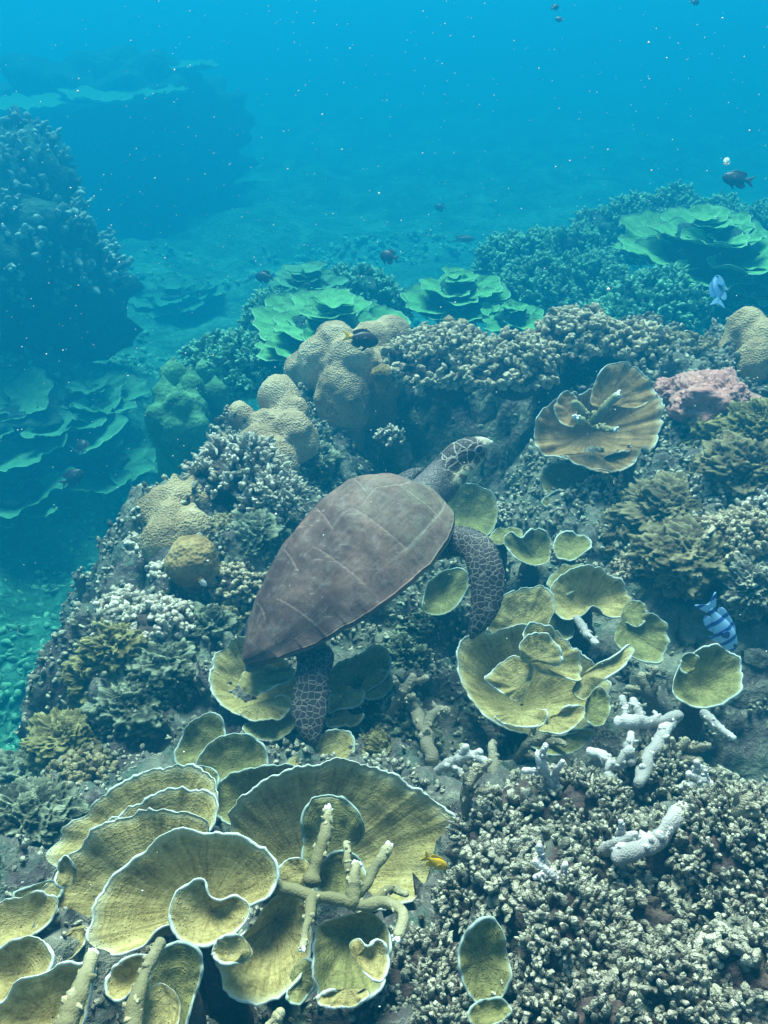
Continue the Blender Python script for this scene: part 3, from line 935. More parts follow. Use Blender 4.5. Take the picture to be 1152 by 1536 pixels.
leaf_coral('dim brown leaf coral hanging in shade below the big brown fan', [
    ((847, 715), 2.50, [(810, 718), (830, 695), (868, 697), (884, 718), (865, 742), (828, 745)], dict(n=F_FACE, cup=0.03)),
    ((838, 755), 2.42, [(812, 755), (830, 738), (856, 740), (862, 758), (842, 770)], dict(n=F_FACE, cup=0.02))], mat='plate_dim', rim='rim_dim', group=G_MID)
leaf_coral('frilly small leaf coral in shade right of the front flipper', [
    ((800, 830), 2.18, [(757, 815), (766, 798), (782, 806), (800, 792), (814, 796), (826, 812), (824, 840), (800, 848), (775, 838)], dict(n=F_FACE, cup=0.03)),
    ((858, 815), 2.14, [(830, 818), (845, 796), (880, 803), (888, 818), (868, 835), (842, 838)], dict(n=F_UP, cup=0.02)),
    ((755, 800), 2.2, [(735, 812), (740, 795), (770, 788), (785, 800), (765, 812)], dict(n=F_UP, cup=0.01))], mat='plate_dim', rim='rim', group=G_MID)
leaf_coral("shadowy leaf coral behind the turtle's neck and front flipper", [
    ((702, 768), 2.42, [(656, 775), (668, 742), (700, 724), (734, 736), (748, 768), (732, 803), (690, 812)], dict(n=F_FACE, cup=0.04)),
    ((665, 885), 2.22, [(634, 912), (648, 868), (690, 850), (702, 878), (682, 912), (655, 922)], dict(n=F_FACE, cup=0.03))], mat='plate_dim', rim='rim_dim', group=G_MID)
leaf_coral('lone dull green tongue of leaf coral among the knobbly thickets at bottom centre', [
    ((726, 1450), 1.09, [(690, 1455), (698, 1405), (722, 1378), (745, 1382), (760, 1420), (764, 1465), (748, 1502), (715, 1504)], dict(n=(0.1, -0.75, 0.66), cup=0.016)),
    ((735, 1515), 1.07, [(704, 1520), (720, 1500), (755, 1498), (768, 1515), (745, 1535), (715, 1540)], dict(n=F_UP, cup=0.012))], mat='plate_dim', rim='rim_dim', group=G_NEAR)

# ------------------------------------------------------------------ procedural rosettes: the green leaf corals farther off
def rosette(label, c, R, fans, seed, mat='plate_far', name='leaf_coral', group=None, squash=1.0, tiers=3, hgt=0.5, wild=0.0):
    """colony of overlapping fan-shaped leaves; each leaf a part"""
    rs = np.random.default_rng(seed)
    c = np.asarray(c, float)
    t = thing(name, label, 'leaf coral', c, group)
    V, Q = core_mesh(seed, R * 0.5, R * 0.45, R * hgt * 0.8, 18, 28)
    link_mesh('base', V + c, Q, M['core_far'], t, c)
    k = 0
    for tier in range(tiers):
        f = tier / max(1, tiers - 1)
        m = max(3, int(round(fans * 1.5 * (1 - 0.5 * f))))
        off = rs.uniform(0, 6.28)
        for j in range(m):
            az = off + j * 2 * math.pi / m + rs.uniform(-0.35, 0.35)
            r0 = R * (0.46 - 0.20 * f) * rs.uniform(0.7, 1.25)
            o = c + np.array([math.cos(az) * R * (0.58 - 0.46 * f), math.sin(az) * R * (0.58 - 0.46 * f) * squash, R * hgt * (0.25 + 0.75 * f) + rs.uniform(-0.09, 0.09) * R])
            a = np.linspace(0, 2 * math.pi, 72, endpoint=False)
            lob = 1 + 0.14 * (1 + wild) * np.sin(a * rs.integers(2, 4) + rs.uniform(0, 6)) + 0.09 * (1 + wild) * np.sin(a * rs.integers(5, 8) + rs.uniform(0, 6))
            n = nrm([math.cos(az) * -0.12 + rs.normal() * 0.12, -0.22 + math.sin(az) * -0.12 + rs.normal() * 0.12, 1.0])
            X = nrm(np.cross([0, 1, 0], n))
            Y = np.cross(n, X)
            rim = o + (np.cos(a) * r0 * lob)[:, None] * X + (np.sin(a) * r0 * 0.85 * lob)[:, None] * Y
            cen = o - np.array([math.cos(az), math.sin(az), 0]) * r0 * 0.35
            Vf, Ff, rr, tt, edge = frond_mesh(rim, cen, n, r0 * 0.28, int(seed * 31 + k), r0 * (0.07 + 0.06 * wild), r0 * 0.02, 14, 3.0)
            link_mesh('frond', Vf, Ff, M[mat], t, c, {'rr': rr, 'tt': tt})
            k += 1
    return t


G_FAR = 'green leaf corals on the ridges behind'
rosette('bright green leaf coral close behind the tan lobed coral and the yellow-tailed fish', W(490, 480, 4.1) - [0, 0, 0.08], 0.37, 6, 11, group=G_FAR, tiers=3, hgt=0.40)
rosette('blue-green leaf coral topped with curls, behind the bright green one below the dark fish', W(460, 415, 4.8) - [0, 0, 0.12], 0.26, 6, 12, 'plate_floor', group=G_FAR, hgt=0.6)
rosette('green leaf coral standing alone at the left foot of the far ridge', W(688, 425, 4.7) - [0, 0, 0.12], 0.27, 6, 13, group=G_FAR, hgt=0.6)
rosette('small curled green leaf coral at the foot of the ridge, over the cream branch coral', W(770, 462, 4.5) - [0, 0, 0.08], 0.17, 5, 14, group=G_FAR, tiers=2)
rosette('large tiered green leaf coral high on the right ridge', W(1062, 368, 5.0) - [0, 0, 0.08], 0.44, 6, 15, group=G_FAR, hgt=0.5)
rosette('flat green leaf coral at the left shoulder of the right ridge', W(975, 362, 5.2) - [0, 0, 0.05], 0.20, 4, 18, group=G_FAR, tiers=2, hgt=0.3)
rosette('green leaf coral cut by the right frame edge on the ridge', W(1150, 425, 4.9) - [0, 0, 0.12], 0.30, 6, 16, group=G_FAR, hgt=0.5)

G_FLOOR = 'leaf corals on the deep floor to the left'
FL = [(40, 640, 0.85, 21, 'widest teal leaf coral on the deep floor at the left frame edge', 0.35),
      (140, 612, 0.5, 22, 'teal leaf coral right of the widest one on the deep floor', 0.4),
      (150, 705, 0.55, 23, 'teal leaf coral around which the two small dark fish hover', 0.3),
      (20, 745, 0.55, 24, 'teal leaf coral below the widest one, at the left frame edge', 0.3),
      (260, 450, 0.7, 26, 'hazy leaf coral on the blue floor right of the big knobbed mound', 0.3),
      (395, 520, 0.28, 28, 'small teal leaf coral left of the bright green leaf coral', 0.4),
      ]
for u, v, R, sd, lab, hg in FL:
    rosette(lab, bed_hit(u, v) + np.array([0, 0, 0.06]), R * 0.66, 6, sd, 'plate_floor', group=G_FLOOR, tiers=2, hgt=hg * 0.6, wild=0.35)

# ------------------------------------------------------------------ massive lobed corals
def bake(o):
    dg = bpy.context.evaluated_depsgraph_get()
    me = bpy.data.meshes.new_from_object(o.evaluated_get(dg))
    n = len(me.vertices)
    V = np.empty(n * 3, np.float32)
    me.vertices.foreach_get('co', V)
    F4, F3 = [], []
    for p in me.polygons:
        (F4 if len(p.vertices) == 4 else F3).append(tuple(p.vertices))
    old = o.data
    bpy.data.objects.remove(o)
    bpy.data.meshes.remove(old)
    bpy.data.meshes.remove(me)
    return V.reshape(-1, 3).astype(float), np.array(F4, np.int32).reshape(-1, 4), np.array(F3, np.int32).reshape(-1, 3)


def fuse(pieces, voxel, iters=8):
    """closed pieces (V, Q, T) grown together into one continuous skin"""
    j = Join()
    for V, Q, T in pieces:
        j.add(V, Q, T)
    o = j.link('fused', None)
    r = o.modifiers.new('r', 'REMESH')
    r.mode = 'VOXEL'
    r.voxel_size = voxel
    s = o.modifiers.new('s', 'SMOOTH')
    s.iterations = iters
    s.factor = 0.5
    return bake(o)


def ball(c, r, nu=20, nv=14):
    ph = np.linspace(0, math.pi, nv)[1:-1]
    th = np.linspace(0, 2 * math.pi, nu, endpoint=False)
    pg, tg_ = np.meshgrid(ph, th, indexing='ij')
    D = np.stack([np.sin(pg) * np.cos(tg_), np.sin(pg) * np.sin(tg_), np.cos(pg)], -1).reshape(-1, 3)
    D = np.vstack([D, [[0, 0, 1], [0, 0, -1]]])
    Q = grid_faces(nv - 2, nu, True)[:, ::-1]
    i = np.arange(nu)
    top, bot = len(D) - 2, len(D) - 1
    b = (nv - 3) * nu
    T = np.vstack([np.stack([np.full(nu, top), i, (i + 1) % nu], -1), np.stack([np.full(nu, bot), b + (i + 1) % nu, b + i], -1)])
    return D * np.asarray(r, float) + np.asarray(c, float), Q, T


def lobed(label, lobes, mat, seed, voxel=0.009, iters=4, foot=0.3, name='lobed_coral', cat='lobed coral', group=None, bumpy=0.012):
    """lobes: (u, v, distance, radius px, stretch) ; grown into one colony"""
    pcs, cs = [], []
    for u, v, d, rp, st in lobes:
        r = rp * d / FPX
        c = W(u, v, d + r * 0.6)
        pcs.append(ball(c, np.array([r, r, r * st])))
        pcs.append(ball(c - np.array([0, -0.03, foot * 0.45]), np.array([r * 0.72, r * 0.72, foot * 0.65])))
        cs.append(c)
    V, Q, T = fuse(pcs, voxel, iters)
    cm = np.mean(cs, 0)
    dirn = V - cm
    dirn /= np.linalg.norm(dirn, axis=1)[:, None]
    V = V + dirn * (bumpy * fbm(V * 11, seed, 3) + 0.004 * fbm(V * 45, seed + 4, 2))[:, None]
    org = np.array([cm[0], cm[1], V[:, 2].min()])
    o = link_mesh(name, V, [Q, T], M[mat], None, org)
    return tag(o, label, cat, group)


G_LOBE = 'lobed corals along the edge of the reef'
lobed('tall smooth tan lobed coral at the reef corner, behind the yellow-tailed fish', [
    (462, 560, 3.05, 34, 1.2), (478, 545, 3.0, 38, 1.2), (505, 525, 3.0, 36, 1.2), (530, 550, 2.93, 40, 1.3), (560, 520, 3.05, 34, 1.2), (586, 512, 3.1, 34, 1.2), (570, 560, 3.0, 36, 1.2), (515, 600, 2.9, 44, 1.3)], 'massive', 61, group=G_LOBE)
lobed('round-headed tan lobed coral left of the tall one, with a cluster of four knobs', [
    (420, 598, 2.82, 34, 1.0), (440, 618, 2.76, 26, 1.0), (402, 640, 2.72, 30, 1.1), (362, 632, 2.82, 24, 1.2), (388, 670, 2.68, 32, 1.2), (440, 660, 2.68, 40, 1.2), (410, 700, 2.62, 40, 1.2)], 'massive', 62, group=G_LOBE)
lobed('ochre lobed coral with a folded crest at the left edge of the reef', [
    (262, 748, 2.38, 30, 0.9), (232, 768, 2.38, 30, 1.0), (288, 750, 2.38, 28, 1.0), (256, 785, 2.32, 32, 1.1), (290, 790, 2.30, 28, 1.1), (245, 815, 2.28, 34, 1.2)], 'massive_yellow', 63, group=G_LOBE, bumpy=0.006)
lobed('low tan lobed coral half hidden behind the pale bush on the reef edge', [
    (330, 680, 2.68, 26, 1.0), (318, 705, 2.62, 24, 1.2)], 'massive', 69, group=G_LOBE)
lobed('round brown brain coral in front of the ochre lobed coral', [(288, 842, 2.12, 41, 0.95)], 'brain', 64, voxel=0.008, foot=0.12, name='brain_coral', cat='brain coral', bumpy=0.006)
lobed('pair of ochre domed corals at the right frame edge, behind the pink coral', [
    (1118, 498, 2.95, 28, 1.1), (1152, 518, 2.9, 32, 1.1), (1135, 545, 2.85, 30, 1.1), (1095, 530, 2.95, 22, 1.2)], 'massive_yellow', 65, group=G_LOBE)
lobed('small tan dome peeping over the left end of the cream branch coral', [(672, 484, 3.2, 15, 0.9), (693, 489, 3.22, 14, 0.9)], 'massive', 66, foot=0.15, group=G_LOBE)
lobed('small dark round coral at the foot of the tall tan lobed coral', [(572, 562, 2.82, 16, 1.0)], 'brain', 67, voxel=0.007, foot=0.1, name='brain_coral', cat='brain coral', bumpy=0.004)
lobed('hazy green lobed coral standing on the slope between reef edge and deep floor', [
    (262, 565, 4.1, 21, 1.1), (287, 585, 4.0, 20, 1.1), (247, 598, 4.0, 21, 1.2), (312, 556, 4.2, 19, 1.1), (292, 617, 3.95, 22, 1.3), (240, 638, 3.95, 23, 1.5), (325, 595, 4.05, 20, 1.3), (345, 562, 4.2, 17, 1.2), (270, 610, 3.9, 20, 1.2), (265, 655, 3.9, 23, 1.5), (300, 650, 3.9, 20, 1.5)], 'massive_green', 68, voxel=0.012, iters=2, foot=0.5, group=G_LOBE)

# ------------------------------------------------------------------ branching and knobbly corals
G_CREST = 'branching corals along the reef crest'
bush('branch_coral', 'widest cream branch coral on the crest, beside the tall tan lobed coral', 'branching coral', W(668, 540, 2.92), 0.19, 0.16, 0.10, 800, 0.0082, 0.026, 'bush', 71, group=G_CREST, flat=0.8)
bush('branch_coral', 'cream branch coral hanging over the dark hollow in the middle of the crest', 'branching coral', W(765, 545, 2.86), 0.17, 0.14, 0.085, 640, 0.0082, 0.024, 'bush', 72, group=G_CREST, flat=0.8)
bush('branch_coral', 'tallest cream branch coral on the crest, above the brown fan', 'branching coral', W(862, 500, 2.98), 0.14, 0.12, 0.085, 500, 0.0082, 0.024, 'bush', 73, group=G_CREST, flat=0.8)
bush('branch_coral', 'cream branch coral at the right end of the crest', 'branching coral', W(958, 515, 2.98), 0.10, 0.10, 0.07, 320, 0.0082, 0.022, 'bush', 74, group=G_CREST, flat=0.8)
bush('branch_coral', 'greenish branch coral between the crest and the ochre domes', 'branching coral', W(1030, 535, 2.95), 0.10, 0.09, 0.06, 150, 0.010, 0.03, 'bush_tan', 75, group=G_CREST)
bush('branch_coral', "tufted whitish branch coral on the reef edge, left of the turtle's shell", 'branching coral', W(358, 700, 2.45), 0.115, 0.10, 0.075, 260, 0.0075, 0.034, 'bush_white', 76, spread=0.75)
bush('branch_coral', 'second tuft of whitish branch coral, just right and below the first', 'branching coral', W(405, 738, 2.38), 0.075, 0.07, 0.055, 170, 0.0065, 0.032, 'bush_white', 77, spread=0.75)
bush('branch_coral', "tiny white tuft of coral in the dark hollow left of the turtle's head", 'branching coral', W(583, 652, 2.78), 0.035, 0.03, 0.03, 50, 0.006, 0.02, 'bush_white', 78)
ridged('soft_coral', 'dusty pink finely wrinkled mound near the right edge', 'soft coral', W(1072, 592, 2.62), 0.11, 0.10, 0.075, 'bush_pink', 81, 20.0, 0.05)
ridged('soft_coral', 'smaller faded pink patch left of the dusty pink mound', 'soft coral', W(1010, 583, 2.72), 0.055, 0.05, 0.04, 'bush_pink', 82, 14.0, 0.06)

G_RIGHT = 'knobbly corals on the right slope'
SLOPE = [(1090, 640, 2.42, 0.10, 0.07, 'crust_yellow', 'yellowish ridged coral right below the pink mound', 0.011),
         (1150, 640, 2.35, 0.09, 0.07, 'crust_yellow', 'yellowish ridged coral cut by the right edge, level with the turtle head', 0.011),
         (1120, 700, 2.3, 0.11, 0.07, 'bush_tan', 'broad tan ridged coral on the right slope, below the yellowish ones', 0.010),
         (1085, 725, 2.28, 0.06, 0.04, 'bush_white', 'pale knobbly ledge of coral on the right slope', 0.009),
         (1010, 760, 2.32, 0.11, 0.06, 'bush_tan', 'maze-like tan coral right of the shaded leaf corals', 0.009),
         (960, 800, 2.28, 0.09, 0.06, 'bush_tan', 'tan ridged coral on the slope left of the maze-like one', 0.009),
         (1030, 830, 2.2, 0.10, 0.06, 'bush_tan', 'tan ridged coral below the maze-like one', 0.009),
         (1105, 800, 2.15, 0.09, 0.06, 'bush', 'pale-tipped knobbly coral at the right, above the striped fish', 0.009),
         (960, 855, 2.18, 0.06, 0.045, 'bush', 'small fuzzy coral between the slope and the ochre leaf coral', 0.007),
         (850, 828, 2.13, 0.05, 0.04, 'bush_white', 'fuzzy pale coral growing inside the frilly shaded leaf coral', 0.0055),
         (905, 735, 2.42, 0.055, 0.045, 'bush', 'small pale coral right below the brown fan', 0.007),
         (770, 770, 2.4, 0.06, 0.04, 'bush_white', "small pale-tipped coral right of the turtle's neck", 0.006),
         (1145, 760, 2.1, 0.06, 0.05, 'bush_white', 'pale knobbly coral at the right edge, halfway down', 0.009),
         (1130, 870, 2.0, 0.07, 0.05, 'cover', 'dark ridged coral in shade beside the striped fish', 0.009)]
for k, (u, v, d, rx, rz, mt, lab, r) in enumerate(SLOPE):
    g = ground(u, v)
    if k in (0, 1, 2, 4, 5, 6, 13):
        ridged('ridged_coral', lab, 'ridged coral', g, rx * 1.05, rx * 0.95, rz * 1.15, mt, 200 + k, 7.0 + k % 3, 0.15, G_RIGHT)
        continue
    bush('knobbly_coral', lab, 'knobbly coral', g + np.array([0, 0, 0.0]), rx, rx * 0.85, rz, int(400 * (rx / 0.09) ** 2 * (0.009 / r)), r * 0.72, r * 1.9, mt, 200 + k, group=G_RIGHT)

G_EDGE = 'knobbly corals on the left drop-off edge'
EDGEC = [(212, 815, 0.045, 'bush_white', 'white-knobbed coral at the very edge, under the ochre lobed coral', 0.010),
         (255, 850, 0.05, 'bush_white', 'white-knobbed coral left of the brain coral', 0.010),
         (185, 905, 0.05, 'bush_white', 'white-knobbed coral lowest on the edge, beside the dark fish', 0.011),
         (235, 925, 0.07, 'bush_white', 'broad pale knobbed coral below the brain coral', 0.009),
         (300, 940, 0.07, 'crust_green', 'shaded ridged coral below and right of the brain coral', 0.008),
         (355, 870, 0.07, 'bush', "knobbed coral between the brain coral and the turtle's shell", 0.008),
         (385, 800, 0.07, 'crust_green', 'shaded ridged coral under the whitish tufts', 0.009),
         (340, 790, 0.06, 'bush_tan', 'tan knobbed coral between the ochre lobed coral and the whitish tufts', 0.008),
         (340, 920, 0.05, 'bush_tan', "greenish knobbed coral close to the turtle's tail", 0.010),
         (170, 965, 0.06, 'crust_yellow', 'ochre ridged coral on the drop-off below the dark fish', 0.011),
         (140, 1010, 0.06, 'crust_yellow', 'ochre ridged coral midway down the drop-off', 0.013),
         (95, 1110, 0.07, 'crust_yellow', 'ochre ridged coral on the drop-off left of the shaded leaf corals', 0.013),
         (30, 1165, 0.07, 'crust_green', 'dull ridged coral at the left frame edge on the drop-off', 0.013),
         (45, 1225, 0.07, 'crust_green', 'mossy ridged coral at the left frame edge, lowest on the drop-off', 0.011),
         (120, 1160, 0.06, 'bush_tan', 'tan knobbed coral left of the shaded leaf corals, above the near cluster', 0.009),
         (250, 1000, 0.07, 'crust_green', "dark ridged coral left of the yellow leaf coral under the tail", 0.011),
         (200, 1060, 0.08, 'crust_green', 'dark ridged coral in the middle of the shaded left slope', 0.012),
         (600, 980, 0.06, 'crust_green', "pale green ridged coral right below the turtle's shell", 0.009),
         (620, 935, 0.06, 'crust_green', "mossy ridged coral in the shade below the turtle's shell edge", 0.009),
         (470, 690, 0.07, 'crust_green', 'dim ridged coral in shade above the turtle, under the tan lobes', 0.010),
         (560, 1050, 0.05, 'crust_green', 'mossy ridged coral beside the yellow leaf coral under the shell', 0.008),
         (610, 1090, 0.06, 'crust_green', 'mossy ridged coral left of the algae-covered branches', 0.009),
         (570, 1130, 0.05, 'crust_yellow', 'ochre ridged coral over the top of the large dish', 0.008)]
for k, (u, v, rx, mt, lab, r) in enumerate(EDGEC):
    if mt in ('crust_yellow', 'crust_green'):
        ridged('ridged_coral', lab, 'ridged coral', ground(u, v), rx, rx * 0.9, rx * 0.8, mt, 300 + k, 5.0 + k % 3, 0.17, G_EDGE)
        continue
    bush('knobbed_coral', lab, 'knobbed coral', ground(u, v), rx, rx * 0.9, rx * 0.62, int(210 * (rx / 0.06) ** 2 * (0.009 / r)), r * 0.8, r * 1.6, mt, 300 + k, group=G_EDGE)

G_THICK = 'grey thicket corals in the near right corner'
THICK = [(745, 1262, 0.065, 'thicket knob coral right beside the large olive dish'),
         (790, 1245, 0.085, 'thicket knob coral under the algae-covered branches'),
         (860, 1225, 0.09, 'thicket knob coral at the foot of the forked white branch'),
         (980, 1185, 0.085, 'thicket knob coral behind the forked white branch'),
         (1055, 1205, 0.075, 'thicket knob coral on the far right shoulder above the bent branch'),
         (1110, 1275, 0.10, 'thicket knob coral at the right edge, below the dark hollow'),
         (1010, 1300, 0.09, 'thicket knob coral in front of the bent white branch'),
         (905, 1310, 0.09, 'thicket knob coral left of the bent white branch'),
         (800, 1330, 0.09, 'thicket knob coral in the middle of the near right slope'),
         (722, 1352, 0.055, 'thicket knob coral below the yellow fish'),
         (640, 1440, 0.042, 'thicket knob coral between the ruffled leaf and the dull green tongue'),
         (860, 1410, 0.075, 'thicket knob coral right of the dull green tongue'),
         (960, 1395, 0.075, 'thicket knob coral with tan crown, lower middle right'),
         (1060, 1390, 0.08, 'thicket knob coral near the right edge, second row from the bottom'),
         (1140, 1380, 0.06, 'thicket knob coral cut by the right edge, second row from the bottom'),
         (620, 1505, 0.06, 'thicket knob coral at the bottom beside the ruffled leaf'),
         (680, 1530, 0.05, 'thicket knob coral at the bottom left of the dull green tongue'),
         (820, 1500, 0.06, 'thicket knob coral at the bottom right of the dull green tongue'),
         (920, 1490, 0.06, 'thicket knob coral in the bottom row, left of the widest gap'),
         (1010, 1490, 0.06, 'thicket knob coral in the bottom row, right of the widest gap'),
         (1110, 1480, 0.07, 'thicket knob coral in the bottom right corner'),
         (900, 1545, 0.05, 'thicket knob coral cut by the bottom edge')]
for k, (u, v, rx, lab) in enumerate(THICK):  # knobs kept to the tops so the bare dark sides read as shade
    g = ground(u, v)
    if k in (1, 4, 6, 8, 12, 13, 18, 20):
        bush('thicket_coral', lab.replace('knob', 'lobe'), 'thicket coral', g, rx * 0.95, rx * 0.85, rx * 1.0, int(430 * (rx / 0.08) ** 2), 0.0048, 0.018, 'thicket', 400 + k, group=G_THICK, seg=8, rings=6, fork=2, up=0.45, spread=0.6, low=0.15, flat=1.0, gapf=4.0, gap=-0.05)
        continue
    bush('thicket_coral', lab, 'thicket coral', g, rx * 0.95, rx * 0.85, rx * 0.95, int(820 * (rx / 0.08) ** 2), 0.0037, 0.017, 'thicket', 400 + k, group=G_THICK, seg=8, rings=6, fork=1, up=0.6, spread=0.35, low=0.15, gapf=5.0, gap=-0.12)

# ------------------------------------------------------------------ branches
def branches(name, label, cat, paths, mat, tips=None, group=None, seed=0, rough=0.26, part='branch'):
    """paths: list of ([(u, v, d)...], radius px at start, at end); each limb a part"""
    first = W(*paths[0][0][0])
    t = thing(name, label, cat, first - np.array([0, 0, 0.02]), group)
    org = first - np.array([0, 0, 0.02])
    for k, (pp, r0, r1) in enumerate(paths):
        P = catmull([W(*p) for p in pp], 26, False)
        d = np.mean([p[2] for p in pp])
        R = np.linspace(r0, r1, 26) * 0.86 * d / FPX
        R = R * (1 + 0.12 * vnoise(np.stack([np.arange(26) * 0.5] * 3, 1), seed + k))
        P = P + 0.004 * np.stack([vnoise(P * 40, seed + q) for q in range(3)], 1)
        V, Q, T = tube(P, R, 12, rough=rough, seed=seed + k)
        tipv = np.clip(np.linspace(-0.6, 1.0, len(V)), 0, 1)
        # little side knobs grow out of the limb itself
        rs = np.random.default_rng(seed + k)
        m = 20
        i = rs.integers(4, 25, m)
        dd = rs.normal(size=(m, 3))
        Vn, Qn, tp, va = nubs(P[i], dd, R[i] * 0.55, R[i] * rs.uniform(1.0, 1.5, m), rs, 8, 6)
        j = Join()
        j.add(V, Q, T, tip=tipv, var=0.9)
        j.add(Vn, Qn, None, tip=tp, var=0.9)
        o = j.link(part, M[mat], t, org)
        if tips and k in tips:
            D = rs.normal(size=(7, 3)) * 0.6 + nrm(P[-1] - P[-5]) * 1.3
            Vn, Qn, tp, va = nubs(np.repeat(P[-1:], 7, 0), D, R[-1] * 0.5, R[-1] * rs.uniform(0.9, 1.7, 7), rs, 8, 6)
            link_mesh('tip', Vn, Qn, M['white_tip'], o, org)
    return t


branches('staghorn_coral', 'olive branching coral with white tips lying across the large dish', 'staghorn coral', [
    ([(410, 1334, 1.15), (470, 1345, 1.13), (530, 1354, 1.12), (588, 1352, 1.11), (604, 1375, 1.09), (601, 1402, 1.08)], 9, 9),
    ([(478, 1346, 1.13), (462, 1375, 1.10), (452, 1420, 1.08)], 10, 6),
    ([(525, 1352, 1.12), (528, 1325, 1.12), (531, 1298, 1.13)], 12, 8),
    ([(468, 1318, 1.22), (480, 1270, 1.23), (491, 1216, 1.24)], 12, 8),
    ([(535, 1345, 1.13), (560, 1310, 1.15), (582, 1272, 1.16)], 8, 8),
    ([(524, 1320, 1.14), (520, 1290, 1.15), (515, 1268, 1.16)], 7, 6),
    ([(560, 1352, 1.12), (590, 1330, 1.15), (612, 1338, 1.14)], 8, 6)], 'staghorn', tips={0, 1, 2, 3, 4}, seed=500)
branches('dead_coral_branch', 'forked bleached coral branch standing on the right slope', 'coral branch', [
    ([(910, 1228, 1.42), (914, 1190, 1.46), (916, 1152, 1.5), (903, 1136, 1.52), (886, 1126, 1.54)], 12, 8),
    ([(958, 1172, 1.46), (972, 1140, 1.49), (988, 1112, 1.52), (1014, 1074, 1.55)], 11, 10),
    ([(1016, 1073, 1.55), (985, 1078, 1.54), (955, 1083, 1.53), (928, 1080, 1.53)], 9, 9),
    ([(915, 1155, 1.49), (930, 1146, 1.47), (946, 1128, 1.47)], 9, 8),
    ([(948, 1145, 1.47), (944, 1125, 1.48), (945, 1104, 1.5)], 8, 7),
    ([(962, 1080, 1.53), (956, 1062, 1.55), (950, 1050, 1.56)], 8, 6),
    ([(938, 1080, 1.53), (936, 1062, 1.55), (932, 1048, 1.57)], 7, 6)], 'bleached', seed=520)
branches('dead_coral_branch', 'thick bent bleached branch lying on the thickets at right', 'coral branch', [
    ([(926, 1286, 1.22), (960, 1270, 1.22), (990, 1256, 1.24), (1008, 1232, 1.25), (1022, 1220, 1.27), (1046, 1222, 1.28)], 12, 17)], 'bleached', seed=540)
branches('dead_coral_branch', 'thin bleached branch pointing out of the dark hollow at right', 'coral branch', [
    ([(1056, 1070, 1.68), (1075, 1088, 1.66), (1102, 1108, 1.64)], 9, 5)], 'bleached', seed=545)
branches('dead_coral_branch', 'stubby bleached branch resting between the two yellow rosettes', 'coral branch', [
    ([(866, 930, 1.80), (878, 945, 1.78), (894, 964, 1.76)], 8, 6)], 'bleached', seed=547)
branches('dead_coral_branch', 'algae-covered forked branch below the turtle, right of the large dish', 'coral branch', [
    ([(748, 1222, 1.52), (738, 1190, 1.55), (722, 1160, 1.6), (692, 1118, 1.65)], 13, 8),
    ([(742, 1196, 1.55), (742, 1160, 1.6), (738, 1115, 1.64)], 11, 8),
    ([(725, 1165, 1.58), (700, 1165, 1.6), (678, 1150, 1.62)], 9, 7)], 'dead_branch', seed=550)
branches('dead_coral_branch', "algae-covered post of dead coral below the turtle's shell", 'coral branch', [
    ([(648, 1140, 1.62), (636, 1100, 1.66), (622, 1060, 1.72), (604, 1042, 1.75)], 12, 9),
    ([(636, 1098, 1.66), (652, 1072, 1.68), (668, 1066, 1.70)], 8, 9)], 'dead_branch', seed=560)
branches('dead_coral_branch', 'algae-covered stump right of the forked one, under the yellow rosette', 'coral branch', [
    ([(800, 1232, 1.5), (790, 1200, 1.54), (772, 1160, 1.6)], 14, 9),
    ([(790, 1195, 1.54), (805, 1178, 1.56), (818, 1170, 1.58)], 9, 7)], 'dead_branch', seed=570)
branches('finger_coral', 'tan finger of coral standing in the bottom left corner', 'finger coral', [
    ([(98, 1560, 0.97), (118, 1495, 0.98), (136, 1436, 1.0)], 19, 10)], 'staghorn', tips={0}, seed=580)
branches('finger_coral', 'tan finger of coral left of the upright tongue-shaped leaf', 'finger coral', [
    ([(190, 1565, 1.0), (212, 1480, 1.01), (243, 1416, 1.03)], 15, 8)], 'staghorn', seed=585)
branches('finger_coral', 'short tan finger at the bottom edge, right of the upright tongue-shaped leaf', 'finger coral', [
    ([(412, 1560, 1.03), (416, 1530, 1.02), (420, 1520, 1.02)], 11, 9)], 'staghorn', seed=587)
branches('staghorn_coral', 'small white-tipped branching coral growing out of the big brown fan', 'staghorn coral', [
    ([(884, 640, 2.45), (903, 618, 2.42), (924, 594, 2.40)], 8, 7),
    ([(884, 640, 2.45), (872, 630, 2.40), (866, 628, 2.38)], 7, 7),
    ([(888, 642, 2.45), (905, 640, 2.40), (920, 645, 2.38)], 7, 6),
    ([(880, 632, 2.45), (868, 610, 2.43), (862, 606, 2.42)], 6, 6)], 'staghorn', tips={0, 1, 2}, seed=590)

G_FINGER = 'broken fingers of dead coral on the right slope'
FINGER = [(770, 1135, 35, 'broken grey coral fingers in the dark gap left of the forked bleached branch'),
          (835, 1185, 120, 'broken grey coral fingers just left of the forked bleached branch foot'),
          (1005, 1150, 60, 'broken grey coral fingers right of the forked bleached branch'),
          (1075, 1185, 150, 'broken grey coral fingers at the far right, under the dark hollow'),
          (700, 1215, 80, 'broken grey coral fingers by the upper right rim of the large dish'),
          (655, 1150, 20, 'broken grey coral fingers beside the algae-covered post'),
          (980, 1060, 110, 'broken grey coral fingers behind the forked bleached branch, left of the round cup'),
          (905, 1275, 30, 'broken grey coral fingers lying left of the thick bent branch'),
          (1085, 1235, 45, 'broken grey coral fingers lying right of the thick bent branch'),
          (850, 1330, 140, 'broken grey coral fingers lying lowest, amid the near thickets'),
          (590, 1065, 60, "broken grey coral fingers right of the yellow leaf under the turtle's shell")]
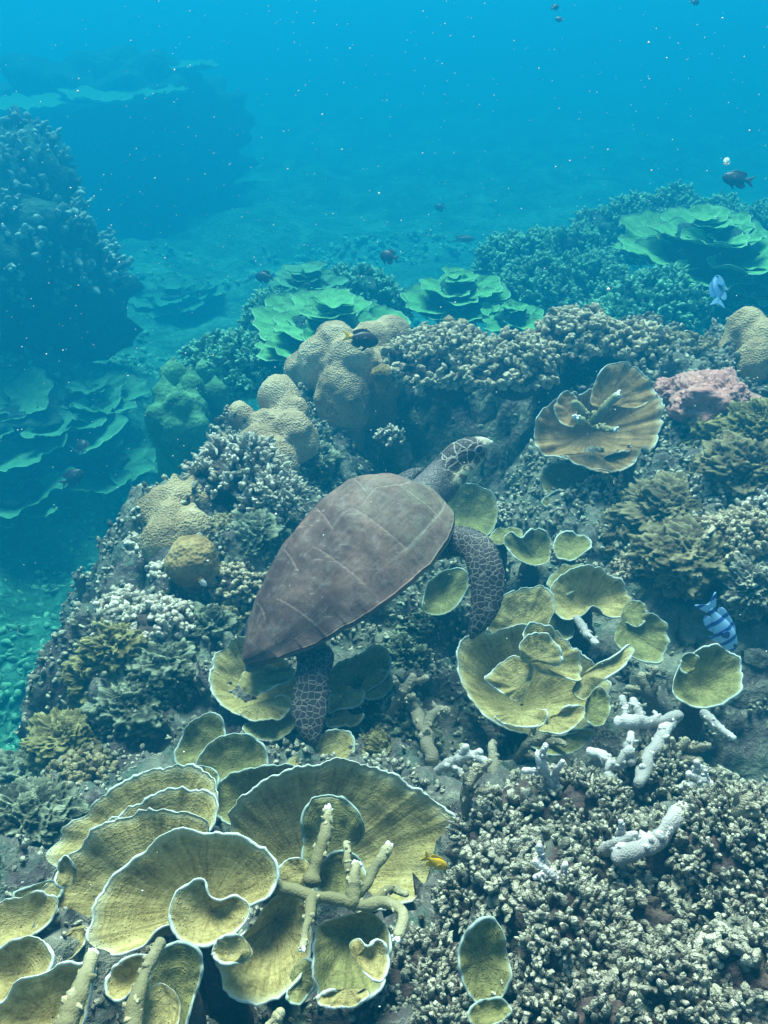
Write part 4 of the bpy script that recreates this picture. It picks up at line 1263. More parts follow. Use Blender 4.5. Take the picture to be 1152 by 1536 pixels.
for k, (u, v, an, lab) in enumerate(FINGER):
    rs = np.random.default_rng(1200 + k)
    d0 = np.linalg.norm(ground(u, v)) - 0.075
    a = math.radians(an)
    ln = rs.uniform(46, 74)
    du, dv = math.cos(a) * ln, -abs(math.sin(a)) * ln
    m1 = (u + du * 0.5 + rs.uniform(-4, 4), v + dv * 0.5 + rs.uniform(-4, 4), d0 - 0.02)
    pth = [([(u, v + 4, d0 + 0.01), m1, (u + du, v + dv, d0 - 0.03)], 9, 6.5)]
    for q in range(3):
        t0 = 0.25 + 0.25 * q
        b0 = (u + du * t0, v + dv * t0, d0 - 0.02 * t0)
        a2 = a + (0.9 if q % 2 else -0.9) + rs.uniform(-0.3, 0.3)
        l2 = rs.uniform(22, 44)
        pth.append(([b0, (b0[0] + math.cos(a2) * l2 * 0.5, b0[1] - math.sin(a2) * l2 * 0.5, b0[2] - 0.015), (b0[0] + math.cos(a2) * l2, b0[1] - math.sin(a2) * l2, b0[2] - 0.025)], 7.5, 5))
    branches('dead_coral_branch', lab, 'coral branch', pth, 'bleached' if k % 2 else 'dead_branch', seed=1200 + k * 5, group=G_FINGER)

# ------------------------------------------------------------------ the far ridge's bushes and the two mounds in the blue
G_RIDGE = 'bushy corals on the far ridge'
RIDGE = [(935, 345, 6.2, 0.34, 0.22, 'bushy coral crowning the top of the far ridge'),
         (1000, 330, 6.3, 0.30, 0.22, 'bushy coral at the highest point of the ridge, right of its crown'),
         (1060, 335, 6.3, 0.28, 0.2, 'bushy coral behind the large tiered green leaf coral'),
         (1145, 350, 6.2, 0.28, 0.2, 'bushy coral on the ridge at the right frame edge'),
         (785, 390, 5.6, 0.28, 0.2, 'bushy coral at the left end of the ridge, over the lone leaf coral'),
         (850, 390, 5.7, 0.30, 0.24, 'bushy coral midway along the ridge'),
         (880, 430, 5.3, 0.28, 0.22, 'bushy coral low on the front of the ridge'),
         (980, 455, 4.6, 0.27, 0.17, 'rounded bushy coral in front of the ridge, over the crest of the near reef'),
         (930, 480, 4.5, 0.18, 0.10, 'low bushy coral left of the rounded one in front of the ridge'),
         (800, 440, 5.0, 0.24, 0.2, 'bushy coral between the lone leaf coral and the ridge'),
         (540, 445, 4.9, 0.26, 0.16, 'bushy coral right of the curl-topped leaf coral'),
         (415, 470, 4.7, 0.16, 0.12, 'small bushy coral left of the bright green leaf coral'),
         (345, 540, 4.4, 0.22, 0.14, 'bushy coral behind the green lobed coral'),
         (385, 545, 4.2, 0.20, 0.14, 'bushy coral right of the green lobed coral'),
         (1110, 450, 5.0, 0.26, 0.15, 'shaded bushy coral under the tiered leaf coral at right')]
for k, (u, v, d, rx, rz, lab) in enumerate(RIDGE):
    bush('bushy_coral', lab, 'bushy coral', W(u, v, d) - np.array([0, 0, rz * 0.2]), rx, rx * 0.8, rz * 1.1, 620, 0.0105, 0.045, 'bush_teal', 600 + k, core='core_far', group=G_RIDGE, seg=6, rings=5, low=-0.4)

# big knobbed mound at left
c = W(25, 395, 6.3)
bush('knobbed_mound', 'huge dark mound of knobbed coral in the blue at the left frame edge', 'coral mound', c + np.array([-0.30, 0.3, -0.22]), 0.92, 0.95, 0.98, 800, 0.022, 0.10, 'mound', 700, core='core_far', fork=2, up=0.5, low=0.0, drop=0, seg=8, rings=7, part='knob_growth')  # knobs kept to the upper half; bare dark base below stands in for shade
# fainter mound behind it
c = W(190, 165, 12.5)
t = thing('ledge_mound', 'faint flat-topped coral mound behind the huge knobbed one', 'coral mound', c - np.array([0, 0, 2.2]))
org = c - np.array([0, 0, 2.2])
V, Q = core_mesh(811, 1.7, 1.5, 1.1, 40, 70)
link_mesh('base', V + c - np.array([0.5, -1.1, 0.55]), Q, M['core_far'], t, org)
for k, (u, v, d, R) in enumerate([(180, 138, 12.2, 0.72), (262, 96, 13.2, 0.5), (60, 150, 12.2, 0.72)]):
    o3 = W(u, v, d)
    a = np.linspace(0, 2 * math.pi, 90, endpoint=False)
    lob = 1 + 0.1 * np.sin(3 * a + k) + 0.06 * np.sin(7 * a + 2 * k)
    rim = o3 + np.stack([np.cos(a) * R * lob, np.sin(a) * R * lob * 0.8, 0 * a], 1)
    Vf, Ff, rr, tt, e = frond_mesh(rim, o3, nrm([0, -0.12, 1]), R * 0.1, 820 + k, R * 0.04, R * 0.05, 14, 2)
    link_mesh('ledge', Vf, Ff, M['plate_floor'], t, org, {'rr': rr, 'tt': tt})

# ------------------------------------------------------------------ uncountable small growth over the rock (one sheet of cover)
rs = np.random.default_rng(900)
NC = 80000
cx, cy = rs.uniform(-2.0, 1.9, NC), rs.uniform(0.25, 3.4, NC)
sd = poly_sd(cx, cy)
pp = np.stack([cx, cy, np.zeros(NC)], 1)
den = fbm(pp * 5.0, 31, 3) + 0.5 * fbm(pp * 16.0, 33, 2)
keep = (sd < 1.1) & (den > -0.30) & (cy > 0.25 + np.abs(cx) * 0.3)
rc = W(668, 615, 3.0)
keep &= (np.hypot((cx - rc[0]) / 0.40, (cy - rc[1]) / 0.24) > 1) | (rs.uniform(0, 1, NC) > 0.9)
cx, cy, den = cx[keep], cy[keep], den[keep]
e = 0.006
cz = reef_z(cx, cy)
nxn = np.stack([cz - reef_z(cx + e, cy), cz - reef_z(cx, cy + e), np.full(len(cx), e)], 1)
nxn /= np.linalg.norm(nxn, axis=1)[:, None]
kp = np.stack([cx, cy, cz], 1)
off = 0.022 * fbm(kp * 15, 21, 4) - 0.03 * np.exp(-(np.abs(fbm(kp * 9, 23, 3)) / 0.12) ** 2)
kp = kp + nxn * (off - 0.004)[:, None]
sz = rs.uniform(0.0022, 0.0058, len(cx)) * (0.6 + 0.25 * np.hypot(cx, cy))
dirs = nxn + np.array([0, 0, 0.5]) + rs.normal(size=kp.shape) * 0.35
V, Q, tip, va = nubs(kp, dirs, sz, sz * rs.uniform(1.2, 3.4, len(cx)), rs, 6, 5, 0.9)
o = link_mesh('reef_growth', V, Q, M['cover'], None, None, {'tip': tip, 'var': va})
tag(o, 'crust of tiny coral knobs and algae covering the rock of the reef', 'coral growth', None, 'stuff')
# the same on the far bed
NB = 16000
ang = rs.uniform(-0.75, 0.62, NB)
rad = 3.0 + 7.5 * rs.uniform(0, 1, NB) ** 1.3
cx, cy = rad * np.sin(ang), rad * np.cos(ang)
den = fbm(np.stack([cx, cy, 0 * cx], 1) * 1.6, 37, 3)
keep = (den > -0.1) & (poly_sd(cx, cy) > 0.5)
cx, cy = cx[keep], cy[keep]
cz = bed_z(cx, cy)
sz = rs.uniform(0.008, 0.022, len(cx)) * (0.6 + rad[keep] * 0.09)
V, Q, tip, va = nubs(np.stack([cx, cy, cz - 0.01], 1), np.stack([rs.normal(size=len(cx)) * 0.5, rs.normal(size=len(cx)) * 0.5, np.ones(len(cx))], 1), sz, sz * rs.uniform(1, 2.4, len(cx)), rs, 6, 5, 1.2)
o = link_mesh('seabed_growth', V, Q, M['bush_teal'], None, None, {'tip': tip, 'var': va})
tag(o, 'low coral rubble scattered over the hazy floor behind the reef', 'coral rubble', None, 'stuff')

# ------------------------------------------------------------------ the turtle
def build_turtle():
    T = nrm(0.70 * RIGHT + 0.60 * UP + 0.39 * FWD)
    D0 = nrm(np.array([0, 0, 1.0]) - T * T[2])
    S0 = np.cross(T, D0)
    rho = math.radians(21)
    D = nrm(D0 * math.cos(rho) - S0 * math.sin(rho))
    S = np.cross(T, D)                       # the turtle's right side
    C0 = W(520, 858, 1.78)
    SCL = 0.90
    LOC = lambda x, y, z: C0 + SCL * (T * x - S * y + D * z)      # x forward, y left, z up

    # skin: neck + head, limbs and belly fused into one body
    def chain(st, flat, n=40):
        A = np.array([list(W(u, v, d)) + [w, h] for u, v, d, w, h in st])
        B = catmull(A, n, False)
        return tube(B[:, :3], np.maximum(B[:, 3:5], 0.003), 20, flat=flat)

    head_up = nrm(D + 0.25 * UP)
    pcs = []
    head_st = [(612, 772, 1.86, 0.050, 0.044), (636, 746, 1.88, 0.044, 0.043), (654, 724, 1.895, 0.038, 0.038), (670, 706, 1.905, 0.033, 0.036), (686, 691, 1.915, 0.032, 0.039),
               (701, 680, 1.92, 0.030, 0.036), (716, 672, 1.925, 0.024, 0.027), (728, 667, 1.93, 0.015, 0.018), (737, 665, 1.932, 0.006, 0.008)]
    pcs.append(chain(head_st, head_up, 60))
    pcs.append(chain([(655, 742, 1.885, 0.030, 0.030), (675, 722, 1.90, 0.030, 0.028), (694, 704, 1.91, 0.026, 0.026), (711, 690, 1.92, 0.020, 0.018), (724, 678, 1.925, 0.012, 0.010)], head_up))
    pcs.append(ball(W(728, 672, 1.93), 0.011))                       # hooked upper beak over the jaw
    # right front flipper: out from the shoulder, elbow bend, blade hanging down
    pcs.append(chain([(622, 822, 1.79, 0.038, 0.022), (658, 815, 1.78, 0.034, 0.020), (692, 812, 1.76, 0.032, 0.017), (718, 826, 1.735, 0.034, 0.013), (729, 856, 1.72, 0.036, 0.011),
                      (731, 888, 1.715, 0.034, 0.009), (724, 920, 1.715, 0.027, 0.007), (713, 944, 1.72, 0.016, 0.006), (707, 957, 1.725, 0.006, 0.004)], nrm(-FWD * 0.9 + D * 0.3), 50))
    # left front flipper rising beyond the far shoulder
    pcs.append(chain([(578, 748, 1.98, 0.036, 0.020), (596, 728, 2.02, 0.032, 0.016), (612, 714, 2.05, 0.026, 0.013), (626, 708, 2.09, 0.022, 0.010), (640, 716, 2.14, 0.016, 0.008), (650, 730, 2.18, 0.006, 0.004)], nrm(D), 36))
    # hind flippers
    pcs.append(chain([(474, 985, 1.70, 0.036, 0.022), (470, 1014, 1.685, 0.034, 0.018), (465, 1046, 1.675, 0.036, 0.012), (464, 1078, 1.67, 0.033, 0.009), (468, 1104, 1.67, 0.020, 0.007), (472, 1118, 1.672, 0.007, 0.004)], nrm(-FWD + 0.2 * D), 40))
    q = [LOC(-0.17, 0.10, 0.0), LOC(-0.21, 0.13, -0.03), LOC(-0.235, 0.15, -0.075), LOC(-0.24, 0.15, -0.13), LOC(-0.235, 0.145, -0.16)]
    A = catmull(np.hstack([np.array(q), [[0.03, 0.02], [0.03, 0.014], [0.032, 0.010], [0.024, 0.007], [0.008, 0.004]]]), 30, False)
    pcs.append(tube(A[:, :3], A[:, 3:5], 16, flat=nrm(T)))
    # trunk and belly
    V, Q, Tt = ball((0, 0, 0), (0.245, 0.155, 0.060), 40, 24)
    x, y, z = V.T.copy()
    y = y * (0.82 + 0.5 * np.clip(x + 0.12, -0.15, 0.2))
    z = np.where(z < 0, z * 0.85, z * 0.7) - 0.012
    pcs.append((LOC(0, 0, 0) + x[:, None] * T - y[:, None] * S + z[:, None] * D, Q, Tt))
    V, Q, Tt = ball((0, 0, 0), (0.045, 0.02, 0.016))
    pcs.append((LOC(-0.26, 0, -0.02) + V[:, :1] * T - V[:, 1:2] * S + V[:, 2:] * D, Q, Tt))   # tail
    V, Q, Tt = fuse(pcs, 0.0042, 4)

    # what kind of skin lies where
    hc = W(694, 686, 1.918)
    hd = nrm(W(737, 664, 1.932) - W(654, 724, 1.895))
    ax = (V - hc).dot(hd)
    rel = V - hc - ax[:, None] * hd
    up_h = nrm(head_up - hd * head_up.dot(hd))
    dn = rel.dot(up_h)
    near = np.linalg.norm(V - hc, axis=1)
    head = smooth(0.115, 0.085, near) * smooth(-0.066, -0.045, ax)
    under = head * smooth(-0.002, -0.020, dn + 0.25 * np.clip(ax, -1, 0.04))
    beak = smooth(0.040, 0.056, ax) * smooth(0.14, 0.1, near)
    def near_path(pts, r):
        Pp = np.vstack([np.linspace(W(*a), W(*b), 20) for a, b in zip(pts[:-1], pts[1:])])
        d2 = np.min(((V[:, None, :] - Pp[None]) ** 2).sum(-1), 1)
        return smooth(r * 1.5, r, np.sqrt(d2))
    flip = np.maximum.reduce([near_path([(694, 813, 1.76), (729, 856, 1.72), (731, 888, 1.715), (707, 957, 1.725)], 0.045),
                              near_path([(606, 718, 2.04), (626, 708, 2.09), (650, 730, 2.18)], 0.035),
                              near_path([(470, 1010, 1.685), (465, 1046, 1.675), (472, 1118, 1.672)], 0.042)])
    m, nt, b = new_mat('turtle_skin', 0.55, 0.3)
    co = objco(nt)
    wob = N(nt, 'ShaderNodeVectorMath', operation='ADD')
    L(nt, co, wob.inputs[0])
    nz = N(nt, 'ShaderNodeTexNoise')
    nz.inputs['Scale'].default_value = 30
    L(nt, co, nz.inputs['Vector'])
    sc = N(nt, 'ShaderNodeVectorMath', operation='SCALE')
    sc.inputs['Scale'].default_value = 0.012
    L(nt, nz.outputs['Color'], sc.inputs[0])
    L(nt, sc.outputs[0], wob.inputs[1])
    wv = wob.outputs[0]
    big = vor(nt, wv, 42, 'DISTANCE_TO_EDGE', 0.85)
    mid = vor(nt, wv, 88, 'DISTANCE_TO_EDGE', 0.8)
    fine = vor(nt, co, 190, 'DISTANCE_TO_EDGE')
    dark = ramp(nt, noise(nt, co, 35, 4), [(0.3, (0.014, 0.011, 0.013)), (0.7, (0.050, 0.038, 0.037))])
    seam = (0.50, 0.46, 0.38)
    headc = mixc(nt, ramp(nt, big, [(0.01, (0.7,) * 3), (0.055, (0, 0, 0))]), dark, seam)
    flipc = mixc(nt, ramp(nt, mid, [(0.015, (0.36,) * 3), (0.07, (0, 0, 0))]), dark, seam)
    neckc = mixc(nt, ramp(nt, fine, [(0.05, (0.6,) * 3), (0.25, (0, 0, 0))]), (0.07, 0.06, 0.062), (0.20, 0.18, 0.165))
    thr = mixc(nt, ramp(nt, big, [(0.09, (0, 0, 0)), (0.20, (0.9,) * 3)]), (0.62, 0.55, 0.34), (0.10, 0.07, 0.05))
    c = mixc(nt, attr(nt, 'flip'), neckc, flipc)
    c = mixc(nt, attr(nt, 'head'), c, headc)
    c = mixc(nt, attr(nt, 'under'), c, thr)
    c = mixc(nt, attr(nt, 'beak'), c, (0.55, 0.49, 0.36))
    L(nt, c, b.inputs['Base Color'])
    bump(nt, b, math_(nt, 'MINIMUM', math_(nt, 'MULTIPLY', mid, 3.0), 0.4), 0.5, 0.004)
    body = link_mesh('sea_turtle', V, [Q, Tt], m, None, C0, {'head': head, 'under': under, 'beak': beak, 'flip': flip})
    tag(body, 'brown sea turtle swimming up over the reef, head raised and front flipper hanging', 'turtle')

    # carapace
    ns, nv = 300, 240
    s = np.linspace(0, 1, ns)[:, None]
    v = np.linspace(-1, 1, nv)[None, :]
    hw = np.interp(s[:, 0], [0, 0.02, 0.06, 0.14, 0.26, 0.40, 0.55, 0.68, 0.80, 0.89, 0.95, 0.985, 1.0],
                   [0.004, 0.024, 0.066, 0.114, 0.160, 0.190, 0.206, 0.206, 0.184, 0.148, 0.107, 0.062, 0.012])
    kern = np.exp(-np.linspace(-2, 2, 13) ** 2)
    hw = np.convolve(np.pad(hw, 6, mode='edge'), kern / kern.sum(), 'valid')
    # serrated hind margin (overlapping marginal scutes)
    ser = ((s[:, 0] * 13) % 1.0)
    serr = 0.006 * (0.5 - ser) * smooth(0.50, 0.15, s[:, 0])
    Hh = np.interp(s[:, 0], [0, 0.05, 0.2, 0.4, 0.6, 0.75, 0.88, 0.96, 1.0], [0.004, 0.024, 0.078, 0.122, 0.140, 0.134, 0.098, 0.050, 0.026])
    Hh = np.convolve(np.pad(Hh, 10, mode='edge'), np.ones(21) / 21, 'valid')
    x = -0.30 + 0.585 * s + 0 * v
    y = -(hw[:, None] * 0.94 + serr[:, None] * np.abs(v) ** 14) * v
    av = np.abs(v)
    z = 1.18 * Hh[:, None] * (1 - av ** 1.75) ** 0.92
    keel = 0.008 * np.exp(-(v / 0.055) ** 2) * smooth(0.98, 0.7, s) * smooth(0.0, 0.2, s)
    z = z + keel - 0.010 * smooth(0.75, 1.0, av) + 0.006 * smooth(0.85, 1.0, av) * smooth(0.5, 0.1, s)
    # scute seams in (s, v)
    zig = 0.30 + 0.075 * np.abs(((s * 5.3 + 0.5) % 1.0) * 2 - 1) - 0.12 * smooth(0.25, 0.0, s) - 0.06 * smooth(0.85, 1.0, s)
    ds = lambda a: np.abs(a)
    wid = np.maximum(hw[:, None], 0.02)
    cands = []
    cands.append(ds(av - zig) * wid)                                          # vertebral / costal
    cands.append(ds(av - 0.86) * wid)                                         # costal / marginal
    vert = [0.14, 0.33, 0.52, 0.71, 0.905]
    big_ = np.full((ns, nv), 1.0)
    for q in vert:
        d = np.abs(s - q - 0.02 * np.cos(av * 6)) * 0.585
        cands.append(np.where(av < zig, d, big_))
    for q in [0.21, 0.42, 0.62, 0.83]:
        d = np.abs(s - q - 0.045 * (av - 0.35)) * 0.585
        cands.append(np.where((av >= zig) & (av < 0.86), d, big_))
    for q in np.linspace(0.06, 0.94, 11):
        d = np.abs(s - q) * 0.585
        cands.append(np.where(av >= 0.86, d + 0.0012, big_))
    sv = s - 0.02 * np.cos(av * 6)
    sc_ = s - 0.045 * (av - 0.35)
    iv, ic = np.digitize(sv, vert), np.digitize(sc_, [0.21, 0.42, 0.62, 0.83]) + 7
    sid = np.where(av < zig, iv, ic + 6 * (v > 0))
    tone = (np.sin(sid * 12.9898) * 43758.5453) % 1.0
    ed = np.concatenate([[0], vert, [1.0]])
    ec = np.array([0, 0.21, 0.42, 0.62, 0.83, 1.0])
    fv = (sv - ed[iv]) / (ed[np.minimum(iv + 1, len(ed) - 1)] - ed[iv] + 1e-6)
    fc = (sc_ - ec[ic - 7]) / (ec[np.minimum(ic - 6, 5)] - ec[ic - 7] + 1e-6)
    grow = np.clip(np.where(av < zig, fv, fc), 0, 1)
    tone = 0.6 * tone + 0.4 * (1 - grow)
    dist = np.minimum.reduce([np.broadcast_to(k, (ns, nv)) for k in cands])
    seam_a = np.exp(-(dist / 0.0014) ** 2)
    z = z - 0.0012 * np.exp(-(dist / 0.004) ** 2) * smooth(0.2, 0.85, s) + 0.0022 * grow * smooth(1.0, 0.8, av)
    Ptop = np.stack([x, y, z], -1)
    zb = np.minimum(z - 0.011, z * 0.6 - 0.010)
    Pbot = np.stack([x, y * 0.985, zb], -1)
    Vl = np.vstack([Ptop.reshape(-1, 3), Pbot.reshape(-1, 3)])
    Vw = C0 + SCL * (Vl[:, :1] * T - Vl[:, 1:2] * S + Vl[:, 2:] * D)
    Vw = Vw + D * (0.0022 * fbm(Vw * 24, 77, 3))[:, None]
    F = grid_faces(ns, nv, False)
    o2 = ns * nv
    bl = list(range(0, nv)) + [k * nv + nv - 1 for k in range(1, ns)] + [(ns - 1) * nv + k for k in range(nv - 2, -1, -1)] + [k * nv for k in range(ns - 2, 0, -1)]
    bl = np.array(bl)
    bn = np.roll(bl, -1)
    st = np.stack([bl, bl + o2, bn + o2, bn], -1)
    m, nt, b = new_mat('turtle_shell', 0.6, 0.22)
    co = objco(nt)
    sm = attr(nt, 'seam')
    sx = attr(nt, 'along')
    n1 = noise(nt, co, 9, 6, 0.65, 0.6)
    n2 = noise(nt, co, 38, 5, 0.7)
    c = ramp(nt, n1, [(0.32, (0.066, 0.034, 0.029)), (0.5, (0.165, 0.090, 0.070)), (0.68, (0.34, 0.195, 0.15))])
    c = mixc(nt, ramp(nt, n2, [(0.5, (0, 0, 0)), (0.7, (0.65,) * 3)]), c, (0.31, 0.245, 0.21))
    c = mixc(nt, math_(nt, 'MULTIPLY', attr(nt, 'tone'), 0.45), c, (0.075, 0.038, 0.034))
    # thin green-grey film of algae towards the front of the shell
    film = math_(nt, 'MULTIPLY', ramp(nt, sx, [(0.55, (0, 0, 0)), (0.95, (0.75,) * 3)]), ramp(nt, noise(nt, co, 14, 4), [(0.35, (0.2,) * 3), (0.6, (1, 1, 1))]))
    c = mixc(nt, film, c, (0.24, 0.23, 0.15))
    # streaks along the length
    cv = N(nt, 'ShaderNodeCombineXYZ')
    L(nt, math_(nt, 'MULTIPLY', attr(nt, 'across'), 55.0), cv.inputs[0])
    L(nt, math_(nt, 'MULTIPLY', sx, 5.0), cv.inputs[1])
    stre = noise(nt, cv.outputs[0], 1.0, 4)
    c = mixc(nt, ramp(nt, stre, [(0.55, (0, 0, 0)), (0.75, (0.35,) * 3)]), c, (0.36, 0.29, 0.24))
    seamf = math_(nt, 'MULTIPLY', sm, ramp(nt, sx, [(0.30, (0.06,) * 3), (0.60, (0.16,) * 3), (0.76, (0.5,) * 3)]))
    seamf = math_(nt, 'MULTIPLY', seamf, ramp(nt, noise(nt, co, 26, 3), [(0.35, (0.45,) * 3), (0.6, (1, 1, 1))]))
    c = mixc(nt, seamf, c, (0.55, 0.50, 0.38))
    mot = noise(nt, co, 95, 6, 0.75, 1.0)
    c = mixc(nt, ramp(nt, mot, [(0.48, (0, 0, 0)), (0.66, (0.6,) * 3)]), c, (0.055, 0.032, 0.030))
    scr = N(nt, 'ShaderNodeMapping')
    scr.inputs['Rotation'].default_value = (0.5, 0.8, 0.4)
    scr.inputs['Scale'].default_value = (14, 160, 160)
    L(nt, co, scr.inputs['Vector'])
    sn = noise(nt, scr.outputs[0], 1.0, 2)
    c = mixc(nt, ramp(nt, sn, [(0.66, (0, 0, 0)), (0.72, (0.4,) * 3)]), c, (0.42, 0.34, 0.30))
    pits = vor(nt, co, 75)
    c = mixc(nt, ramp(nt, pits, [(0.02, (0.5,) * 3), (0.10, (0, 0, 0))]), c, (0.42, 0.37, 0.32))
    L(nt, c, b.inputs['Base Color'])
    bump(nt, b, math_(nt, 'ADD', n2, math_(nt, 'MULTIPLY', stre, 0.5)), 0.35, 0.003)
    al = np.tile(np.broadcast_to(s, (ns, nv)).ravel(), 2)
    ac = np.tile(np.broadcast_to(v, (ns, nv)).ravel(), 2)
    link_mesh('carapace', Vw, np.vstack([F[:, ::-1], F + o2, st]), m, body, C0, {'seam': np.concatenate([seam_a.ravel(), np.zeros(ns * nv)]), 'along': al, 'across': ac, 'tone': np.tile(tone.ravel(), 2)})
    # eyes
    m2, nt, b = new_mat('turtle_eye', 0.08, 0.6)
    b.inputs['Base Color'].default_value = (0.008, 0.007, 0.008, 1)
    m3, nt, b = new_mat('turtle_eyelid', 0.6, 0.2)
    b.inputs['Base Color'].default_value = (0.30, 0.26, 0.22, 1)
    sd_ = nrm(np.cross(hd, up_h))
    for sg in (1, -1):
        e = W(713, 675, 1.925) + sd_ * sg * 0.0225 + up_h * 0.006
        Vq, Qq, Tq = ball(e, 0.0085)
        eo = link_mesh('eye', Vq, [Qq, Tq], m2, body, C0)
        a = np.linspace(0, 2 * math.pi, 30, endpoint=False)
        ring = e + sd_ * sg * 0.0035 + 0.009 * (np.cos(a)[:, None] * hd + 0.8 * np.sin(a)[:, None] * up_h)
        Vq, Qq, _ = tube(ring, np.full(30, 0.0022), 8, True)
        link_mesh('eyelid', Vq, Qq, m3, eo, C0)


build_turtle()

# ------------------------------------------------------------------ fish
def fish_mat(name, body, tail=None, bars=None, belly=None):
    m, nt, b = new_mat(name, 0.45, 0.35)
    fx = attr(nt, 'fx')
    n = noise(nt, objco(nt), 150, 3)
    c = mixc(nt, math_(nt, 'MULTIPLY', n, 0.35), body, tuple(x * 0.5 for x in body))
    if belly:
        c = mixc(nt, ramp(nt, attr(nt, 'fz'), [(0.25, (1, 1, 1)), (0.6, (0, 0, 0))]), c, belly)
    if bars:
        w = math_(nt, 'SINE', math_(nt, 'MULTIPLY', fx, 2 * math.pi * 5.5))
        c = mixc(nt, ramp(nt, w, [(0.35, (0, 0, 0)), (0.6, (1, 1, 1))]), c, bars)
    if tail:
        c = mixc(nt, ramp(nt, fx, [(0.23, (1, 1, 1)), (0.28, (0, 0, 0))]), c, tail)
    L(nt, c, b.inputs['Base Color'])
    return m


def fish(label, u, v, d, lpx, ang, mat, deep=0.27, yaw=0.25, cat='fish', fork=0.35, group=None, name='reef_fish', fin=1.0, roll=0.0):
    """ang: heading in the picture in degrees (0 = towards the right, 90 = upwards)"""
    a = math.radians(ang)
    Ln = lpx * d / FPX
    H = nrm(math.cos(a) * RIGHT + math.sin(a) * UP + yaw * FWD)
    Z = -math.sin(a) * RIGHT + math.cos(a) * UP
    if Z.dot(UP) < -1e-6:
        Z = -Z
    Z = nrm(Z - H * Z.dot(H) + roll * FWD)
    Sd = np.cross(H, Z)
    C0 = W(u, v, d)
    xs = np.array([-0.30, -0.24, -0.12, 0.02, 0.16, 0.28, 0.38, 0.45, 0.49, 0.50])
    hz = np.array([0.24, 0.26, 0.58, 0.90, 1.0, 0.94, 0.74, 0.48, 0.22, 0.06]) * deep
    A = catmull(np.stack([xs, np.zeros(10), np.zeros(10), hz * 0.42, hz], 1), 30, False)
    V, Q, Tt = tube(A[:, :3], np.maximum(A[:, 3:5], 0.006), 18, flat=(0, 0, 1))
    j = Join()
    j.add(V, Q, Tt)

    def fin_plate(out, th=0.008):
        """outline (x, z) in body lengths -> closed thin fin with a swollen middle"""
        o = catmull(np.array([[p[0], p[1]] for p in out], float), 40, True)
        c = o.mean(0)
        n = len(o)
        rings = []
        for r, t in ((0.0, 1.0), (0.5, 0.9), (0.9, 0.5), (1.0, 0.15)):
            rings.append((c + (o - c) * max(r, 0.02), t * th))
        Vp = [np.stack([q[:, 0], np.full(n, t), q[:, 1]], 1) for q, t in rings] + [np.stack([q[:, 0], np.full(n, -t), q[:, 1]], 1) for q, t in rings[::-1]]
        j.add(np.vstack(Vp), grid_faces(8, n, True))
    h = deep
    fin_plate([(-0.26, 0.05), (-0.26, -0.05), (-0.38, -0.13 * fin), (-0.52, -0.19 * fin), (-0.47 + 0.1 * fork, -0.07), (-0.44 + 0.2 * fork * 0.4, 0), (-0.47 + 0.1 * fork, 0.07), (-0.52, 0.19 * fin), (-0.38, 0.13 * fin)])
    fin_plate([(0.26, h * 0.85), (0.05, h * 0.8), (-0.17, h * 0.35), (-0.26, h * 0.75 * fin), (-0.20, h * 1.15 * fin), (0.0, h * 1.28), (0.18, h * 1.2)])
    fin_plate([(0.02, -h * 0.8), (-0.17, -h * 0.35), (-0.27, -h * 0.8 * fin), (-0.20, -h * 1.25 * fin), (-0.04, -h * 1.22)])
    fin_plate([(0.24, -h * 0.85), (0.14, -h * 0.85), (0.06, -h * 1.4), (0.10, -h * 1.5)], 0.006)
    V = np.vstack(j.V)
    fx, fz = V[:, 0] + 0.5, V[:, 2] / (2 * deep) + 0.5
    Vw = C0 + Ln * (V[:, :1] * H + V[:, 1:2] * Sd + V[:, 2:] * Z)
    o = link_mesh(name, Vw, [np.vstack(j.Q), np.vstack(j.T)], mat, None, C0, {'fx': fx, 'fz': fz})
    tag(o, label, cat, group)
    if lpx > 30:
        for sg in (1, -1):
            e = np.array([0.40, sg * 0.075 * deep / 0.27, 0.07 * deep / 0.27])
            Vq, Qq, Tq = ball(C0 + Ln * (e[0] * H + e[1] * Sd + e[2] * Z), Ln * 0.028)
            eo = link_mesh('eye', Vq, [Qq, Tq], M['fish_eye'], o, C0)
            pf = [(0.22, 0.0), (0.12, 0.05), (0.05, -0.04), (0.12, -0.09)]
            q = catmull(np.array(pf), 20, True)
            P3 = np.stack([q[:, 0], np.full(20, sg * 0.115 * deep / 0.27) + sg * (0.22 - q[:, 0]) * 0.35, q[:, 1]], 1)
            cc = P3.mean(0)
            Vv = np.vstack([cc + (P3 - cc) * r + np.array([0, t, 0]) for r, t in ((0.05, 0.004), (0.7, 0.003), (1, 0.0), (0.7, -0.003), (0.05, -0.004))])
            link_mesh('pectoral_fin', C0 + Ln * (Vv[:, :1] * H + Vv[:, 1:2] * Sd + Vv[:, 2:] * Z), grid_faces(5, 20, True), mat, o, C0, {'fx': np.full(100, 0.6), 'fz': np.full(100, 0.6)})
    return o


